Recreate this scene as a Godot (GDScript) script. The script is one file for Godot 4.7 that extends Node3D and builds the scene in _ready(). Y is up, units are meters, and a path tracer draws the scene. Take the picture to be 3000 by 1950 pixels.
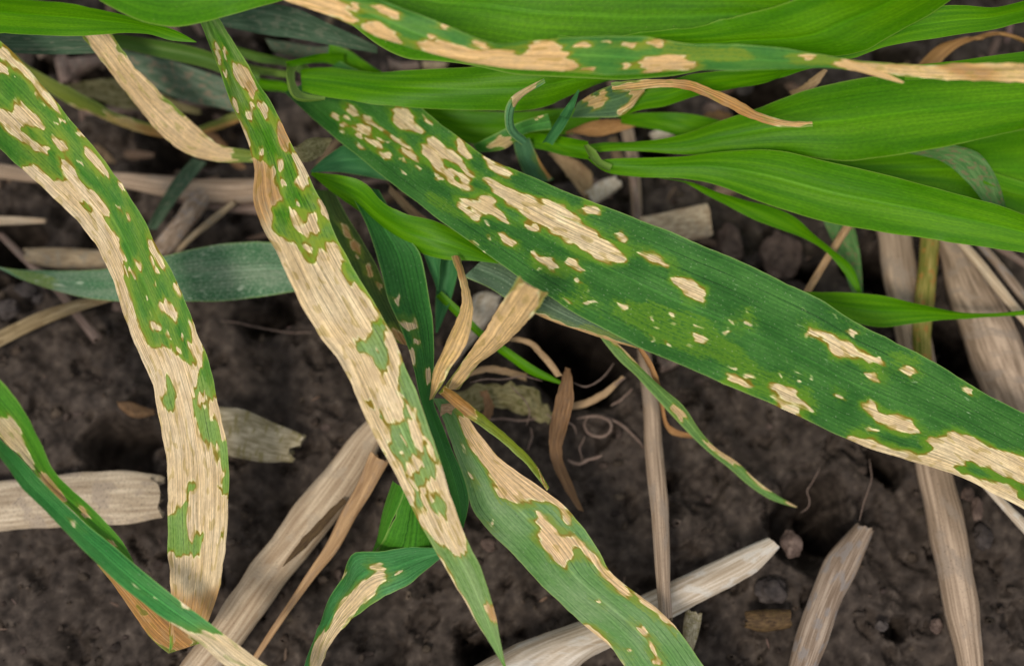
extends Node3D
# A close view down on diseased barley leaves over dark soil littered with old straw.
# Lengths inside the builders are millimetres; MM turns them into metres.
const MM := 0.001
const TAU8 := TAU / 8.0
var used := {}
var skins := {}
var marks: Array = []
var painted := {}
var t: Node3D

func _ready() -> void:
	# ---- camera, sky, sun, exposure
	var cam := Camera3D.new()
	cam.name = "camera"
	add_child(cam)
	cam.position = Vector3(0.00, 208.19, 51.76) * MM
	cam.rotation_degrees = Vector3(-75.00, 0, 0)
	var optics := CameraAttributesPhysical.new()
	optics.frustum_focal_length = 47.250
	optics.frustum_focus_distance = 191 * MM
	optics.frustum_near = 0.01
	optics.frustum_far = 60.0
	optics.exposure_aperture = 8.0
	cam.attributes = optics
	var env := Environment.new()
	env.background_mode = Environment.BG_SKY
	var sky_look := ProceduralSkyMaterial.new()
	sky_look.sky_top_color = Color(0.80, 0.83, 0.88)
	sky_look.sky_horizon_color = Color(0.86, 0.87, 0.89)
	sky_look.sky_curve = 0.25
	sky_look.ground_horizon_color = Color(0.40, 0.40, 0.36)
	sky_look.ground_bottom_color = Color(0.12, 0.11, 0.10)
	env.background_energy_multiplier = 0.85
	env.sky = Sky.new()
	env.sky.sky_material = sky_look
	env.tonemap_mode = Environment.TONE_MAPPER_LINEAR
	env.tonemap_exposure = 1.34
	env.sdfgi_enabled = true
	env.ssao_enabled = true
	env.ssil_enabled = true
	var world := WorldEnvironment.new()
	world.name = "world"
	world.environment = env
	add_child(world)
	var sun := DirectionalLight3D.new()
	sun.name = "veiled_sun"
	sun.light_energy = 0.5
	sun.light_angular_distance = 14.0
	sun.light_color = Color(1.0, 0.98, 0.95)
	sun.shadow_enabled = true
	sun.rotation_degrees = Vector3(-58, -32, 0)
	add_child(sun)
	# ---- the setting
	build_ground()
	build_crumbs()
	make_skins()
	build_chaff()
	# ---- the pigment of the leaves: lesions as outlines in thousandths of length and width
	marks = []
	dead([329,4,341,149,367,169,387,231,397,355,382,355,376,438,384,541,399,541,414,479,424,459,439,541,456,521,471,541,466,438,452,397,464,376,477,355,496,459,497,376,509,376,521,293,528,169,543,211,563,190,588,169,606,169,623,190,636,355,639,479,646,500,661,562,679,727,686,789,698,748,701,645,708,624,721,541,738,541,748,583,768,665,770,686,786,789,803,789,826,789,836,913,845,1099,1000,1120,1000,-120,730,-120,730,-120,601,-120,521,-120,446,-120,411,-120,409,-120,371,-120,326,-99])
	pale([606,25,688,872,781,975,831,1099,895,1058,883,-79,768,-120,668,-58])
	green([419,231,431,314,442,335,441,231,427,211])
	green([664,273,668,314,683,335,701,355,701,293,711,231,705,169,691,87,686,66,684,211,671,231])
	green([798,293,803,438,813,438,811,335,830,293,860,314,871,314,873,397,863,417,866,541,876,562,881,479,895,479,890,376,886,335,883,107,870,-37,828,-17,825,169,818,293])
	green([875,872,876,934,886,934,885,893])
	dead([262,975,287,975,314,996,324,975,339,996,364,955,357,913,336,893,319,913,294,913,260,831])
	dead([260,789,274,831,280,810,272,727,262,686])
	dead([269,335,295,459,301,583,307,665,319,624,332,665,341,645,346,583,337,562,327,541,314,438,311,355,322,376,341,397,354,459,361,459,356,376,344,335,327,293,309,252,294,252,270,252])
	dead([361,624,374,707,386,665,379,562,367,562])
	dead([404,831,414,934,432,934,452,934,449,851,432,810,414,810])
	dead([462,934,467,996,479,975,476,913])
	dead([386,913,397,996,407,1017,404,975,394,934])
	dead([533,913,541,975,561,975,579,913,573,872,558,872,543,831])
	dead([591,913,596,996,611,975,603,913])
	dead([636,913,643,996,661,996,673,996,691,810,689,748,678,810,664,769,656,769,659,851,654,913])
	dead([593,562,598,645,603,665,608,789,624,789,624,727,611,645,603,583])
	dead([710,686,710,727,721,789,725,727,720,665])
	dead([730,831,728,934,733,1017,775,996,778,934,756,934,745,893,740,789])
	dead([791,810,795,872,806,872,806,934,813,913,815,851,825,872,828,851,815,769])
	brown([940,-120,922,107,942,293,935,459,950,645,935,748,945,934,920,1017,968,1120,1000,955,1000,-120])
	dead([372,893,369,872,366,851,362,851,362,872,366,913,369,934,372,934])
	dead([364,810,362,789,361,769,357,748,356,748,356,769,359,789,362,831])
	dead([481,769,482,748,479,707,477,686,474,686,474,707,477,748,479,769])
	dead([499,810,503,789,501,748,497,727,492,707,489,748,491,789,494,810])
	dead([434,748,434,727,432,707,431,707,429,707,431,727,432,748,432,748])
	dead([543,603,544,562,544,500,539,479,536,479,533,500,533,541,538,583])
	dead([611,459,614,417,614,376,609,335,604,335,601,355,601,397,604,438])
	dead([538,397,541,376,543,355,539,355,534,335,529,335,529,355,533,376])
	dead([628,562,629,562,628,521,626,500,624,500,624,521,624,541,626,562])
	dead([654,645,656,624,654,583,653,562,649,562,649,603,649,624,651,624])
	dead([738,583,741,562,745,541,740,521,736,521,731,541,731,562,735,583])
	dead([576,686,579,686,578,665,576,645,574,645,573,665,573,686,574,686])
	dead([705,335,706,335,705,293,703,273,701,273,701,293,701,314,703,335])
	dead([611,707,609,686,603,665,598,686,598,707,599,727,604,727,611,727])
	dead([624,810,623,810,621,789,618,789,618,810,619,831,623,831,624,831])
	dead([648,727,646,707,643,707,641,707,641,727,641,748,644,748,648,748])
	dead([581,438,581,438,576,438,573,438,571,438,574,459,578,459,583,459])
	dead([519,355,519,355,513,335,508,335,508,355,511,376,516,376,519,376])
	dead([618,438,618,438,613,417,611,438,609,438,613,459,616,479,618,459])
	dead([599,417,598,397,594,397,589,397,589,397,591,417,594,417,599,417])
	dead([549,397,546,376,539,355,534,376,533,397,536,417,543,417,548,417])
	dead([573,789,569,769,566,769,563,789,561,810,564,810,568,810,571,810])
	dead([563,769,561,769,556,769,549,769,548,789,553,810,558,810,561,789])
	dead([636,541,634,521,633,521,629,521,631,541,631,541,634,562,636,562])
	dead([534,293,533,293,528,273,524,273,524,293,526,314,529,314,534,314])
	dead([785,851,783,831,780,831,778,831,778,851,780,872,781,872,785,872])
	dead([721,789,718,769,715,769,711,769,710,789,711,810,716,810,720,789])
	dead([751,810,750,810,745,789,743,810,741,810,743,831,746,831,750,831])
	dead([781,748,778,727,775,727,771,727,771,748,771,748,776,769,780,769])
	dead([735,748,733,748,730,727,726,727,726,748,728,769,731,769,735,769])
	dead([786,831,785,810,781,789,778,810,776,810,778,831,781,831,786,831])
	dead([728,810,726,810,721,789,718,810,720,831,720,831,723,831,728,831])
	dead([725,665,725,645,721,645,718,645,718,665,720,686,721,686,725,665])
	dead([332,562,332,562,329,562,327,562,329,583,329,603,332,603,334,583])
	dead([381,645,379,645,377,645,376,665,374,665,376,665,379,686,381,665])
	dead([294,789,292,789,292,789,290,789,290,810,292,810,294,810,294,789])
	dead([381,975,379,955,376,955,376,975,374,975,376,975,379,996,379,975])
	dead([422,1037,421,1017,417,1017,414,1037,414,1058,416,1058,419,1058,422,1058])
	dead([451,376,449,355,446,355,442,376,442,397,444,417,447,397,452,397])
	dead([302,583,299,583,295,583,292,603,292,603,294,624,297,603,301,603])
	dead([327,831,326,831,322,831,321,851,321,851,322,872,326,872,327,851])
	dead([369,459,369,459,366,459,366,479,364,479,366,479,367,479,369,479])
	dead([411,665,409,665,406,665,402,665,402,686,404,707,407,686,411,686])
	dead([366,624,364,603,359,624,356,645,354,645,357,665,361,645,366,645])
	dead([341,810,339,810,334,831,331,831,329,851,332,851,336,851,339,831])
	paint("L1", 2048, 256, 16.4, 123)
	marks = []
	dead([-9,-9,1009,-9,1009,1009,-9,1009])
	brown([-9,-9,1009,-9,1009,1009,-9,1009])
	green([546,355,441,541,392,459,437,252])
	paint("L1b", 512, 128, 6.1, 19)
	marks = []
	dead([669,128,663,500,673,727,669,975,693,1120,758,1120,760,-120,698,-37])
	dead([624,-58,638,-17,651,107,671,190,691,-17,668,-120])
	dead([593,955,601,1017,618,831,623,1017,611,1079,583,1120])
	dead([451,748,454,645,454,541,451,500,447,541,446,645,446,769,447,810])
	dead([569,397,568,355,564,335,561,314,558,397,558,438,561,479,566,438])
	dead([596,459,596,417,594,397,591,417,589,438,589,479,591,521,593,521])
	paint("L2a", 1024, 128, 5.6, 109)
	marks = []
	dead([529,789,566,397,589,335,613,417,628,583,666,583,683,955,648,975,598,975,553,1120])
	dead([684,975,713,397,740,355,790,707,770,1017,726,955])
	brown([684,975,713,397,740,355,790,707,770,1017,726,955])
	dead([818,479,831,169,851,397,841,789])
	brown([818,479,831,169,851,397,841,789])
	dead([907,1079,925,438,943,913,923,1017])
	brown([907,1079,925,438,943,913,923,1017])
	paint("L2b", 1024, 128, 8.6, 62)
	marks = []
	dead([342,87,352,273,359,459,364,376,376,417,389,500,389,376,392,231,406,190,414,128,422,169,427,293,432,335,439,397,444,376,452,417,452,500,446,583,442,665,446,748,436,810,441,955,456,955,462,955,482,831,481,934,503,934,514,955,509,996,563,934,563,872,576,769,584,686,593,727,609,624,606,541,609,314,593,335,591,252,581,169,581,45,591,4,606,4,613,-120,621,-17,594,45,534,-120,519,-120,431,-120,394,-120,336,-120])
	brown([342,87,352,273,359,459,364,376,376,417,389,500,389,376,392,231,404,107,397,-120,339,-120])
	green([529,397,529,521,533,541,531,686,519,831,514,934,523,996,531,934,538,831,548,810,556,769,561,686,564,707,568,583,559,521,549,541,546,459,539,355])
	green([457,913,461,955,476,934,481,913,482,831,476,789,466,789])
	dead([523,996,529,1017,551,996,564,955,564,872,559,851,551,851,539,851])
	dead([394,479,397,541,411,583,417,583,412,665,407,707,404,831,416,831,427,789,424,479,412,479])
	dead([394,955,409,1058,422,1037,412,913])
	dead([432,500,434,562,441,521,442,438,437,417])
	dead([219,335,222,438,245,169,244,45,234,87])
	dead([225,603,229,645,239,459,237,397])
	dead([245,541,250,913,260,934,270,872,274,913,279,851,285,624,282,521,274,665,272,500,262,459])
	brown([242,583,249,1058,255,1017,252,769])
	brown([272,645,274,975,287,727,282,500])
	dead([279,25,282,149,290,211,295,87,289,45])
	dead([287,583,290,603,306,376,301,335,299,211,295,252,297,417])
	dead([292,665,294,851,304,872,311,665,302,707,295,645])
	dead([321,789,314,1079,329,1017,342,934,344,727,337,727])
	brown([321,789,314,1079,329,1017,342,934,344,727,337,727])
	dead([301,-37,306,87,331,87,334,-17,316,-37])
	dead([332,273,336,335,342,231,339,149])
	dead([346,851,351,1017,369,1037,379,934,384,831,377,727,371,810,366,913])
	yellow([402,417,404,665,421,851,437,748,449,479,426,252])
	pale([516,231,514,955,579,1079,638,1079,835,1120,835,-120,743,-120,619,-120,559,-120])
	dead([574,376,576,479,589,500,598,562,606,645,609,583,606,479,599,417,591,397])
	dead([608,686,611,872,621,851,634,831,629,603,619,624])
	dead([548,-37,561,149,578,211,581,107,594,190,609,314,624,231,623,169,631,128,629,-17,573,-99])
	dead([618,45,624,190,639,149,648,211,659,190,669,190,683,107,683,4,661,-58])
	dead([628,645,631,810,636,748,638,624,634,603])
	dead([639,479,643,624,651,583,653,438,658,335,653,211,646,231,648,397])
	dead([653,872,653,1017,663,1017,678,1017,694,1017,715,1017,731,872,736,521,726,314,718,211,710,45,693,25,684,45,688,314,681,252,668,314,666,500,669,541,664,603,663,727,666,789])
	green([674,541,679,748,689,789,698,748,701,624,694,417,684,376])
	green([669,500,673,500,684,376,679,376])
	dead([783,541,778,955,796,1058,800,789,791,665])
	brown([783,624,778,955,796,1058,796,789])
	dead([634,252,634,355,638,355,638,273])
	dead([721,-37,723,45,746,45,781,25,825,4,825,-120,781,-120,748,-79])
	dead([721,996,728,1037,741,1079,758,1099,768,1058,761,1017,740,996])
	dead([255,293,257,211,259,107,255,87,254,45,252,128,250,231,252,273])
	dead([357,645,361,603,362,562,361,521,356,500,352,541,352,583,352,645])
	dead([374,603,376,562,377,521,376,500,372,500,371,521,371,562,372,603])
	dead([397,686,399,686,399,645,397,645,396,624,394,645,394,686,396,707])
	dead([599,831,601,789,603,748,601,727,599,748,598,769,596,810,598,810])
	dead([606,913,608,872,608,831,608,810,604,810,603,831,603,872,603,913])
	dead([571,831,574,789,576,727,573,707,569,727,566,748,566,810,568,851])
	dead([583,603,583,583,579,562,576,562,574,583,574,603,579,603,583,624])
	dead([653,149,651,128,649,107,646,107,644,149,646,149,648,169,651,169])
	dead([591,376,591,355,586,314,581,314,579,335,579,376,584,397,589,397])
	dead([684,521,684,479,681,459,678,459,676,479,678,521,681,541,683,541])
	dead([651,893,648,851,644,831,639,810,638,831,639,851,643,893,648,893])
	dead([663,149,661,107,656,87,653,87,649,107,651,149,656,169,661,169])
	dead([599,231,598,190,594,190,591,169,588,190,589,231,593,252,598,252])
	dead([664,913,664,893,658,831,653,831,651,851,653,872,658,913,663,934])
	dead([609,789,608,769,604,748,599,748,598,748,598,789,603,810,608,810])
	dead([694,107,693,87,691,66,689,66,689,87,689,107,691,128,693,128])
	dead([708,459,708,417,705,397,701,397,699,417,699,459,703,500,706,479])
	dead([631,479,629,438,626,438,623,438,621,438,621,479,626,479,629,479])
	dead([643,913,641,872,636,851,631,831,629,851,629,872,634,913,641,934])
	dead([684,1058,683,1017,681,996,678,975,676,996,678,1037,679,1079,683,1079])
	dead([688,1037,686,996,681,955,678,955,674,955,676,1017,681,1058,686,1079])
	dead([669,273,668,231,663,211,658,211,656,231,658,273,663,293,666,293])
	dead([598,252,596,231,591,211,586,190,583,211,584,231,591,273,596,273])
	dead([554,810,554,769,551,769,549,769,548,789,549,810,551,810,553,810])
	dead([591,769,589,748,588,727,584,707,583,727,584,769,586,789,589,789])
	dead([651,149,651,107,648,87,643,107,643,128,643,149,646,169,649,169])
	dead([691,1079,691,1037,684,996,679,955,678,975,679,1017,684,1079,688,1079])
	dead([598,252,598,231,596,211,593,211,591,231,593,252,594,273,598,273])
	dead([578,500,576,479,574,459,571,459,569,479,569,500,573,521,574,521])
	dead([548,851,548,831,543,831,539,810,536,831,539,851,543,872,546,872])
	dead([698,417,694,376,693,355,689,355,688,376,689,397,691,438,696,438])
	dead([653,645,653,603,648,583,643,583,643,583,643,624,648,645,651,665])
	dead([705,562,703,521,699,500,694,479,693,500,694,541,698,583,703,562])
	dead([586,438,586,397,581,376,576,376,576,397,578,417,581,459,586,459])
	dead([641,128,639,107,636,107,633,107,631,128,633,149,636,169,639,169])
	dead([544,665,544,645,541,645,539,645,538,665,538,686,541,707,543,686])
	dead([760,-120,758,-120,756,-120,755,-120,753,-120,755,-120,756,-120,760,-120])
	dead([720,-37,720,-79,718,-99,716,-79,715,-37,715,4,718,4,720,-17])
	dead([766,-120,765,-120,763,-120,763,-120,761,-120,763,-120,763,-120,765,-120])
	dead([778,-120,778,-120,776,-120,773,-120,773,-120,775,-120,776,-120,778,-120])
	dead([743,-120,741,-120,738,-120,735,-120,731,-120,733,-120,738,-120,741,-120])
	dead([771,-120,770,-120,766,-120,765,-120,763,-120,765,-120,766,-120,770,-120])
	dead([731,-120,730,-120,726,-120,721,-120,721,-120,721,-120,726,-120,730,-120])
	dead([755,-120,755,-120,753,-120,751,-120,751,-120,751,-120,753,-120,755,-120])
	paint("L3", 2048, 256, 9.4, 164)
	marks = []
	dead([85,789,93,893,109,851,117,789,132,789,129,748,117,707,109,624,97,645])
	dead([112,975,119,955,135,913,132,893,122,913])
	dead([100,500,120,521,137,541,129,500,109,459])
	dead([124,438,132,500,149,479,149,438,132,397])
	dead([140,583,140,769,140,831,159,810,172,831,185,789,192,748,207,707,202,665,189,707,174,727,164,665,170,583,175,583,187,665,202,645,209,562,204,479,190,479,177,521,164,521,155,541])
	dead([162,996,172,975,189,913,187,851,177,851,167,913])
	dead([195,1017,214,975,235,955,234,872,217,872,204,934])
	dead([207,769,229,769,257,789,275,789,290,769,304,748,319,769,341,727,357,707,376,665,374,624,364,562,349,541,314,562,287,583,284,562,255,603,234,645,219,707])
	dead([272,810,287,872,304,851,319,789,316,769,302,769,284,769])
	dead([312,872,316,975,331,955,329,913,321,872])
	dead([210,293,209,376,215,438,225,459,222,583,230,603,242,500,257,459,259,397,250,417,235,397,235,273,225,231])
	green([217,314,220,376,225,335,224,293])
	green([185,562,189,603,199,583,197,541])
	yellow([179,190,185,231,199,190,220,149,202,149,189,128])
	dead([257,273,262,293,277,293,279,231,270,211])
	dead([272,521,284,562,287,500,280,459])
	dead([289,293,299,314,309,293,312,355,324,293,322,252,314,231,302,252])
	dead([324,397,331,438,349,376,339,376,329,355])
	dead([351,810,356,831,367,810,369,769,361,748])
	dead([377,748,387,769,404,769,417,748,412,707,397,727,386,727])
	dead([417,665,429,686,436,707,447,686,457,645,454,583,449,562,442,562,434,583])
	yellow([414,273,426,376,442,397,462,314,467,169,456,128,447,87,427,149])
	yellow([342,293,352,314,357,231,372,190,362,87,344,25,339,66,351,149])
	yellow([376,252,416,417,441,438,469,438,504,335,533,231,523,149,482,149,456,107,446,107,411,128,386,149])
	yellow([492,231,528,211,554,273,584,211,589,128,553,66,514,66])
	yellow([174,190,195,293,230,190,212,128,187,87])
	yellow([474,252,492,293,503,273,504,169,491,128])
	yellow([486,686,503,707,509,541,497,500])
	yellow([631,893,664,996,671,934,646,789])
	dead([457,293,467,314,472,293,469,252,461,231])
	dead([554,748,563,769,579,789,599,810,611,769,628,831,631,769,624,727,614,748,603,707,583,645,578,665,581,727,566,727,554,665])
	dead([588,913,601,934,596,872,589,872])
	dead([497,87,511,107,526,66,524,45,511,45,501,45])
	dead([538,149,546,211,564,190,566,149,576,128,581,107,573,87,559,87,546,87])
	dead([538,66,553,66,573,66,569,4,554,4,548,25])
	yellow([529,169,546,252,583,149,579,87,546,25,524,25,513,4,511,87])
	dead([624,314,629,417,636,417,639,355,646,335,658,397,681,355,678,273,664,231,649,252,636,293])
	yellow([628,211,644,211,646,149,634,128])
	dead([614,4,633,87,653,66,663,66,651,4,624,-17])
	dead([686,273,706,335,710,417,721,459,733,500,743,459,755,479,773,521,785,541,833,603,841,25,790,-37,761,-37,740,-37,711,-37,684,-17,651,-37,623,-37,623,4,649,45,668,66,688,87,699,190,693,231])
	green([716,87,730,211,745,231,766,252,786,273,818,273,818,211,786,169,768,169,743,66,725,45])
	green([781,169,791,190,793,107,783,87])
	dead([68,252,70,211,68,190,65,169,63,169,62,211,63,252,67,252])
	dead([72,149,73,128,72,107,70,87,68,107,68,128,68,149,70,149])
	dead([88,231,88,190,85,190,80,190,78,231,78,252,83,273,87,252])
	dead([67,459,65,417,60,397,53,417,50,459,53,500,57,521,63,479])
	dead([90,459,88,438,80,417,73,438,70,479,73,500,78,521,87,500])
	dead([92,335,90,314,85,293,78,314,73,335,75,376,82,397,90,376])
	dead([100,479,98,459,95,438,92,438,90,459,90,500,93,500,98,500])
	dead([110,314,110,273,105,231,98,231,95,252,97,293,102,314,107,335])
	dead([125,273,124,231,119,211,115,211,112,231,114,252,117,293,122,293])
	dead([182,459,180,438,179,417,175,417,174,438,174,459,177,479,179,479])
	dead([349,273,347,273,344,252,341,252,341,273,341,293,344,293,347,293])
	dead([349,66,349,66,346,45,342,45,342,66,342,66,346,87,349,87])
	dead([371,149,369,149,366,128,362,128,361,128,361,149,366,169,369,169])
	dead([396,252,396,231,391,231,387,231,387,252,389,273,392,273,396,273])
	dead([361,252,359,231,357,231,356,231,356,231,356,252,357,252,359,252])
	dead([250,45,250,25,249,4,247,25,245,45,245,45,247,66,250,45])
	dead([357,169,357,149,356,149,354,149,354,149,352,149,354,169,356,169])
	dead([437,376,436,355,434,355,431,335,429,355,429,355,432,376,436,376])
	dead([442,314,441,314,439,314,436,314,436,335,437,335,439,335,442,335])
	dead([431,128,431,128,429,107,426,107,426,128,426,128,427,149,429,128])
	dead([447,107,447,87,442,107,441,107,439,128,441,128,444,128,447,128])
	dead([503,562,501,541,499,541,497,541,496,562,497,583,499,583,503,583])
	dead([499,665,499,645,496,645,494,645,492,645,494,665,496,665,497,665])
	dead([486,479,486,459,484,459,482,459,482,479,482,479,484,479,486,479])
	dead([578,955,576,934,574,934,573,934,571,934,573,955,574,955,576,955])
	dead([633,624,631,583,626,583,621,583,618,603,623,645,628,665,633,645])
	dead([666,810,663,789,658,769,653,769,649,810,653,831,658,851,664,831])
	dead([606,335,604,314,601,314,598,314,596,335,599,355,601,355,606,355])
	dead([462,211,462,190,461,190,459,169,457,169,457,190,461,211,462,211])
	dead([506,149,504,149,501,149,497,149,496,149,497,169,501,169,504,169])
	dead([523,149,521,128,518,128,514,128,513,149,514,149,518,169,523,169])
	dead([644,169,643,169,639,169,634,169,634,190,636,190,639,190,644,190])
	dead([636,149,636,128,636,128,634,128,634,149,634,169,634,169,636,169])
	dead([544,872,546,872,544,851,543,851,541,851,543,872,543,872,544,872])
	dead([422,913,422,893,422,893,421,893,419,893,421,893,421,913,422,913])
	dead([730,955,726,934,721,913,715,913,713,913,716,934,721,955,726,955])
	dead([68,231,67,231,67,211,65,211,63,231,63,252,65,252,67,252])
	dead([98,252,98,231,97,231,93,231,93,252,93,273,95,273,98,273])
	dead([88,376,87,355,87,335,85,335,83,355,83,376,85,376,87,376])
	dead([137,355,139,314,135,314,134,314,132,335,132,355,134,376,137,376])
	dead([90,231,88,211,85,190,82,190,78,211,80,231,83,252,87,252])
	dead([68,211,68,190,67,169,65,169,63,190,63,211,65,211,68,211])
	dead([100,149,98,107,95,107,92,107,90,128,90,149,95,149,98,149])
	dead([88,293,88,273,83,273,80,273,78,293,78,314,82,335,87,335])
	dead([97,273,97,252,95,231,93,252,92,252,92,273,93,273,95,273])
	dead([73,438,73,417,72,417,70,417,68,417,68,438,70,438,72,438])
	dead([80,293,78,273,77,252,73,252,72,273,73,273,75,293,78,293])
	dead([65,335,65,293,63,293,60,293,58,314,58,335,62,335,63,335])
	dead([85,355,85,335,82,335,77,335,75,355,77,355,80,376,83,376])
	dead([57,252,57,231,53,211,50,211,47,231,48,273,52,273,53,273])
	dead([67,335,65,314,65,293,63,293,62,314,62,335,63,335,65,335])
	dead([127,273,125,252,122,252,119,231,117,252,117,273,120,293,124,293])
	dead([122,211,122,190,120,190,119,190,117,211,117,211,119,231,120,231])
	dead([220,335,220,335,219,335,217,335,217,335,217,355,219,355,220,355])
	dead([155,397,155,376,154,355,152,355,150,376,150,397,154,397,155,397])
	dead([104,376,104,355,102,335,100,335,98,355,98,376,100,376,104,376])
	dead([149,231,149,211,147,190,145,211,145,211,145,231,147,231,147,231])
	dead([109,376,109,355,107,355,105,355,105,355,105,376,107,376,109,376])
	dead([114,397,114,376,112,376,110,376,109,397,109,417,110,417,112,417])
	dead([172,459,172,438,170,438,169,438,167,438,167,459,169,479,172,479])
	dead([277,355,275,335,275,335,274,335,274,355,274,355,275,355,275,355])
	dead([419,376,417,376,417,376,416,376,416,376,416,376,417,397,419,376])
	dead([277,273,277,252,275,252,274,252,274,252,274,273,275,293,277,273])
	dead([257,169,257,149,255,149,254,149,252,169,252,169,255,190,257,190])
	dead([422,293,422,273,421,273,419,273,417,293,419,293,421,314,422,293])
	dead([262,4,260,-17,259,-17,255,-17,254,-17,255,4,257,4,260,25])
	dead([314,190,314,169,312,169,309,169,309,190,309,190,312,190,314,190])
	dead([349,273,349,252,347,252,346,252,344,273,346,273,347,273,349,273])
	dead([427,211,426,190,424,190,422,190,421,211,422,211,424,231,426,211])
	dead([247,293,247,293,245,273,242,273,240,293,242,314,244,314,247,314])
	yellow([342,45,341,45,339,25,336,25,334,45,336,66,337,66,341,66])
	yellow([434,293,432,273,431,273,429,273,429,293,429,293,431,314,432,293])
	yellow([436,128,434,107,432,107,427,107,427,128,429,128,432,149,436,128])
	yellow([401,252,399,252,397,231,396,252,394,252,396,273,397,273,401,273])
	yellow([441,231,439,211,437,211,437,211,436,231,437,231,439,252,439,231])
	yellow([342,107,341,87,339,87,336,87,334,107,336,107,339,128,341,107])
	yellow([354,45,352,45,351,25,349,45,349,45,349,66,351,66,352,66])
	yellow([432,293,431,293,429,273,426,293,426,293,427,314,429,314,431,314])
	yellow([422,231,421,231,419,211,416,231,414,231,416,252,419,252,422,252])
	yellow([346,45,344,45,341,25,339,45,337,45,339,66,341,66,344,66])
	yellow([394,128,392,128,391,107,387,128,387,128,389,128,391,149,392,128])
	yellow([361,45,361,25,357,25,356,25,354,45,354,45,357,66,361,66])
	yellow([356,211,356,190,354,190,351,190,351,211,352,211,354,231,356,211])
	yellow([381,66,379,45,377,45,376,45,376,66,376,87,377,87,379,87])
	dead([489,417,487,397,486,397,484,397,484,417,484,417,486,438,489,438])
	dead([459,314,459,314,457,314,456,314,454,314,456,335,457,335,459,335])
	dead([573,355,573,355,571,355,569,355,568,355,569,376,571,376,573,376])
	dead([564,293,564,273,561,273,559,273,559,293,559,293,561,293,564,293])
	dead([546,417,546,417,544,397,543,417,543,417,543,417,544,438,546,417])
	dead([492,500,491,500,491,500,489,500,489,500,489,521,491,521,491,521])
	dead([546,273,546,252,544,252,543,273,543,273,543,293,544,293,546,273])
	dead([491,521,491,500,487,500,486,500,486,521,486,521,487,521,491,521])
	dead([472,459,471,459,471,459,469,459,469,459,469,479,471,479,471,479])
	dead([466,376,464,355,461,355,457,355,457,376,459,376,461,376,464,376])
	dead([561,355,561,335,558,335,556,335,556,355,558,355,559,376,561,355])
	dead([571,293,571,293,569,293,568,293,568,293,568,293,569,314,571,314])
	pale([668,748,668,727,666,727,664,727,664,748,664,748,666,748,668,748])
	pale([735,748,733,748,731,748,730,748,730,769,731,769,733,769,733,769])
	pale([549,748,549,727,546,727,544,727,544,748,546,748,548,748,549,748])
	pale([723,831,723,831,721,831,721,831,720,831,721,851,723,851,725,851])
	pale([571,789,569,769,568,769,568,769,566,789,568,789,569,789,569,789])
	pale([644,583,644,583,643,583,641,583,641,583,643,583,643,583,644,583])
	pale([509,583,508,562,506,562,504,583,504,583,504,583,506,583,508,583])
	pale([546,748,544,748,544,748,543,748,541,748,543,748,544,769,544,748])
	pale([730,996,730,996,730,996,728,996,728,996,730,1017,730,1017,731,1017])
	pale([735,645,733,645,731,624,731,645,730,645,731,665,733,665,733,645])
	pale([738,769,738,769,736,769,736,769,736,789,736,789,738,789,738,789])
	pale([471,810,471,810,469,810,467,810,467,810,467,810,469,810,471,810])
	pale([563,686,563,665,561,665,559,665,559,686,559,686,561,686,563,686])
	pale([755,769,753,769,751,769,750,769,750,769,751,789,753,789,755,789])
	pale([676,769,676,769,674,769,673,769,673,769,673,769,674,769,676,769])
	pale([591,810,591,810,591,810,589,810,589,810,589,831,591,831,593,831])
	pale([588,624,588,624,586,624,586,624,586,624,586,624,586,624,588,624])
	pale([583,562,581,541,581,541,579,541,579,562,579,562,581,562,583,562])
	pale([511,562,511,541,509,541,509,541,508,562,509,562,509,562,511,562])
	pale([628,686,628,665,626,665,624,665,624,686,624,686,626,686,628,686])
	pale([763,665,763,665,761,665,760,665,760,665,760,686,761,686,763,686])
	pale([721,810,720,789,720,789,718,789,718,810,718,810,720,810,721,810])
	pale([728,727,726,707,725,707,723,707,723,727,723,727,725,727,726,727])
	pale([482,789,481,789,479,789,477,789,477,789,477,810,479,810,481,789])
	pale([568,707,566,707,566,707,564,707,563,707,564,727,566,727,566,707])
	pale([738,686,736,686,735,686,735,686,733,686,735,707,736,707,738,707])
	pale([397,128,397,128,396,128,396,128,396,128,396,128,396,128,397,128])
	pale([402,273,402,273,401,273,401,273,401,273,401,293,401,293,402,273])
	pale([336,107,336,87,332,87,331,87,331,107,331,107,332,107,334,107])
	pale([342,190,342,169,341,169,341,169,341,190,341,190,341,190,342,190])
	pale([422,273,422,252,421,252,421,252,421,273,421,273,421,273,422,273])
	pale([309,355,307,355,307,335,306,355,306,355,306,355,307,355,307,355])
	pale([409,397,409,376,407,376,407,376,406,397,407,397,407,397,409,397])
	pale([326,45,324,45,322,45,321,45,321,45,321,66,322,66,324,66])
	pale([359,190,359,169,357,169,356,169,356,190,356,190,357,190,359,190])
	pale([332,66,332,45,331,45,329,45,329,45,329,66,331,66,332,66])
	pale([407,231,407,231,406,231,406,231,404,252,406,252,406,252,407,252])
	pale([386,252,386,252,384,252,384,252,382,252,384,273,384,273,384,252])
	pale([349,438,349,417,347,417,347,417,347,438,347,438,347,438,349,438])
	pale([422,397,422,397,421,397,419,397,419,397,419,417,421,417,422,397])
	yellow([549,211,548,190,544,190,543,190,541,211,543,211,546,231,548,211])
	yellow([526,252,526,231,521,231,519,231,518,252,519,273,523,273,526,273])
	yellow([494,231,492,211,487,190,484,211,482,231,484,252,487,252,491,252])
	yellow([568,128,566,128,564,107,561,128,561,128,561,149,564,149,568,149])
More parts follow.
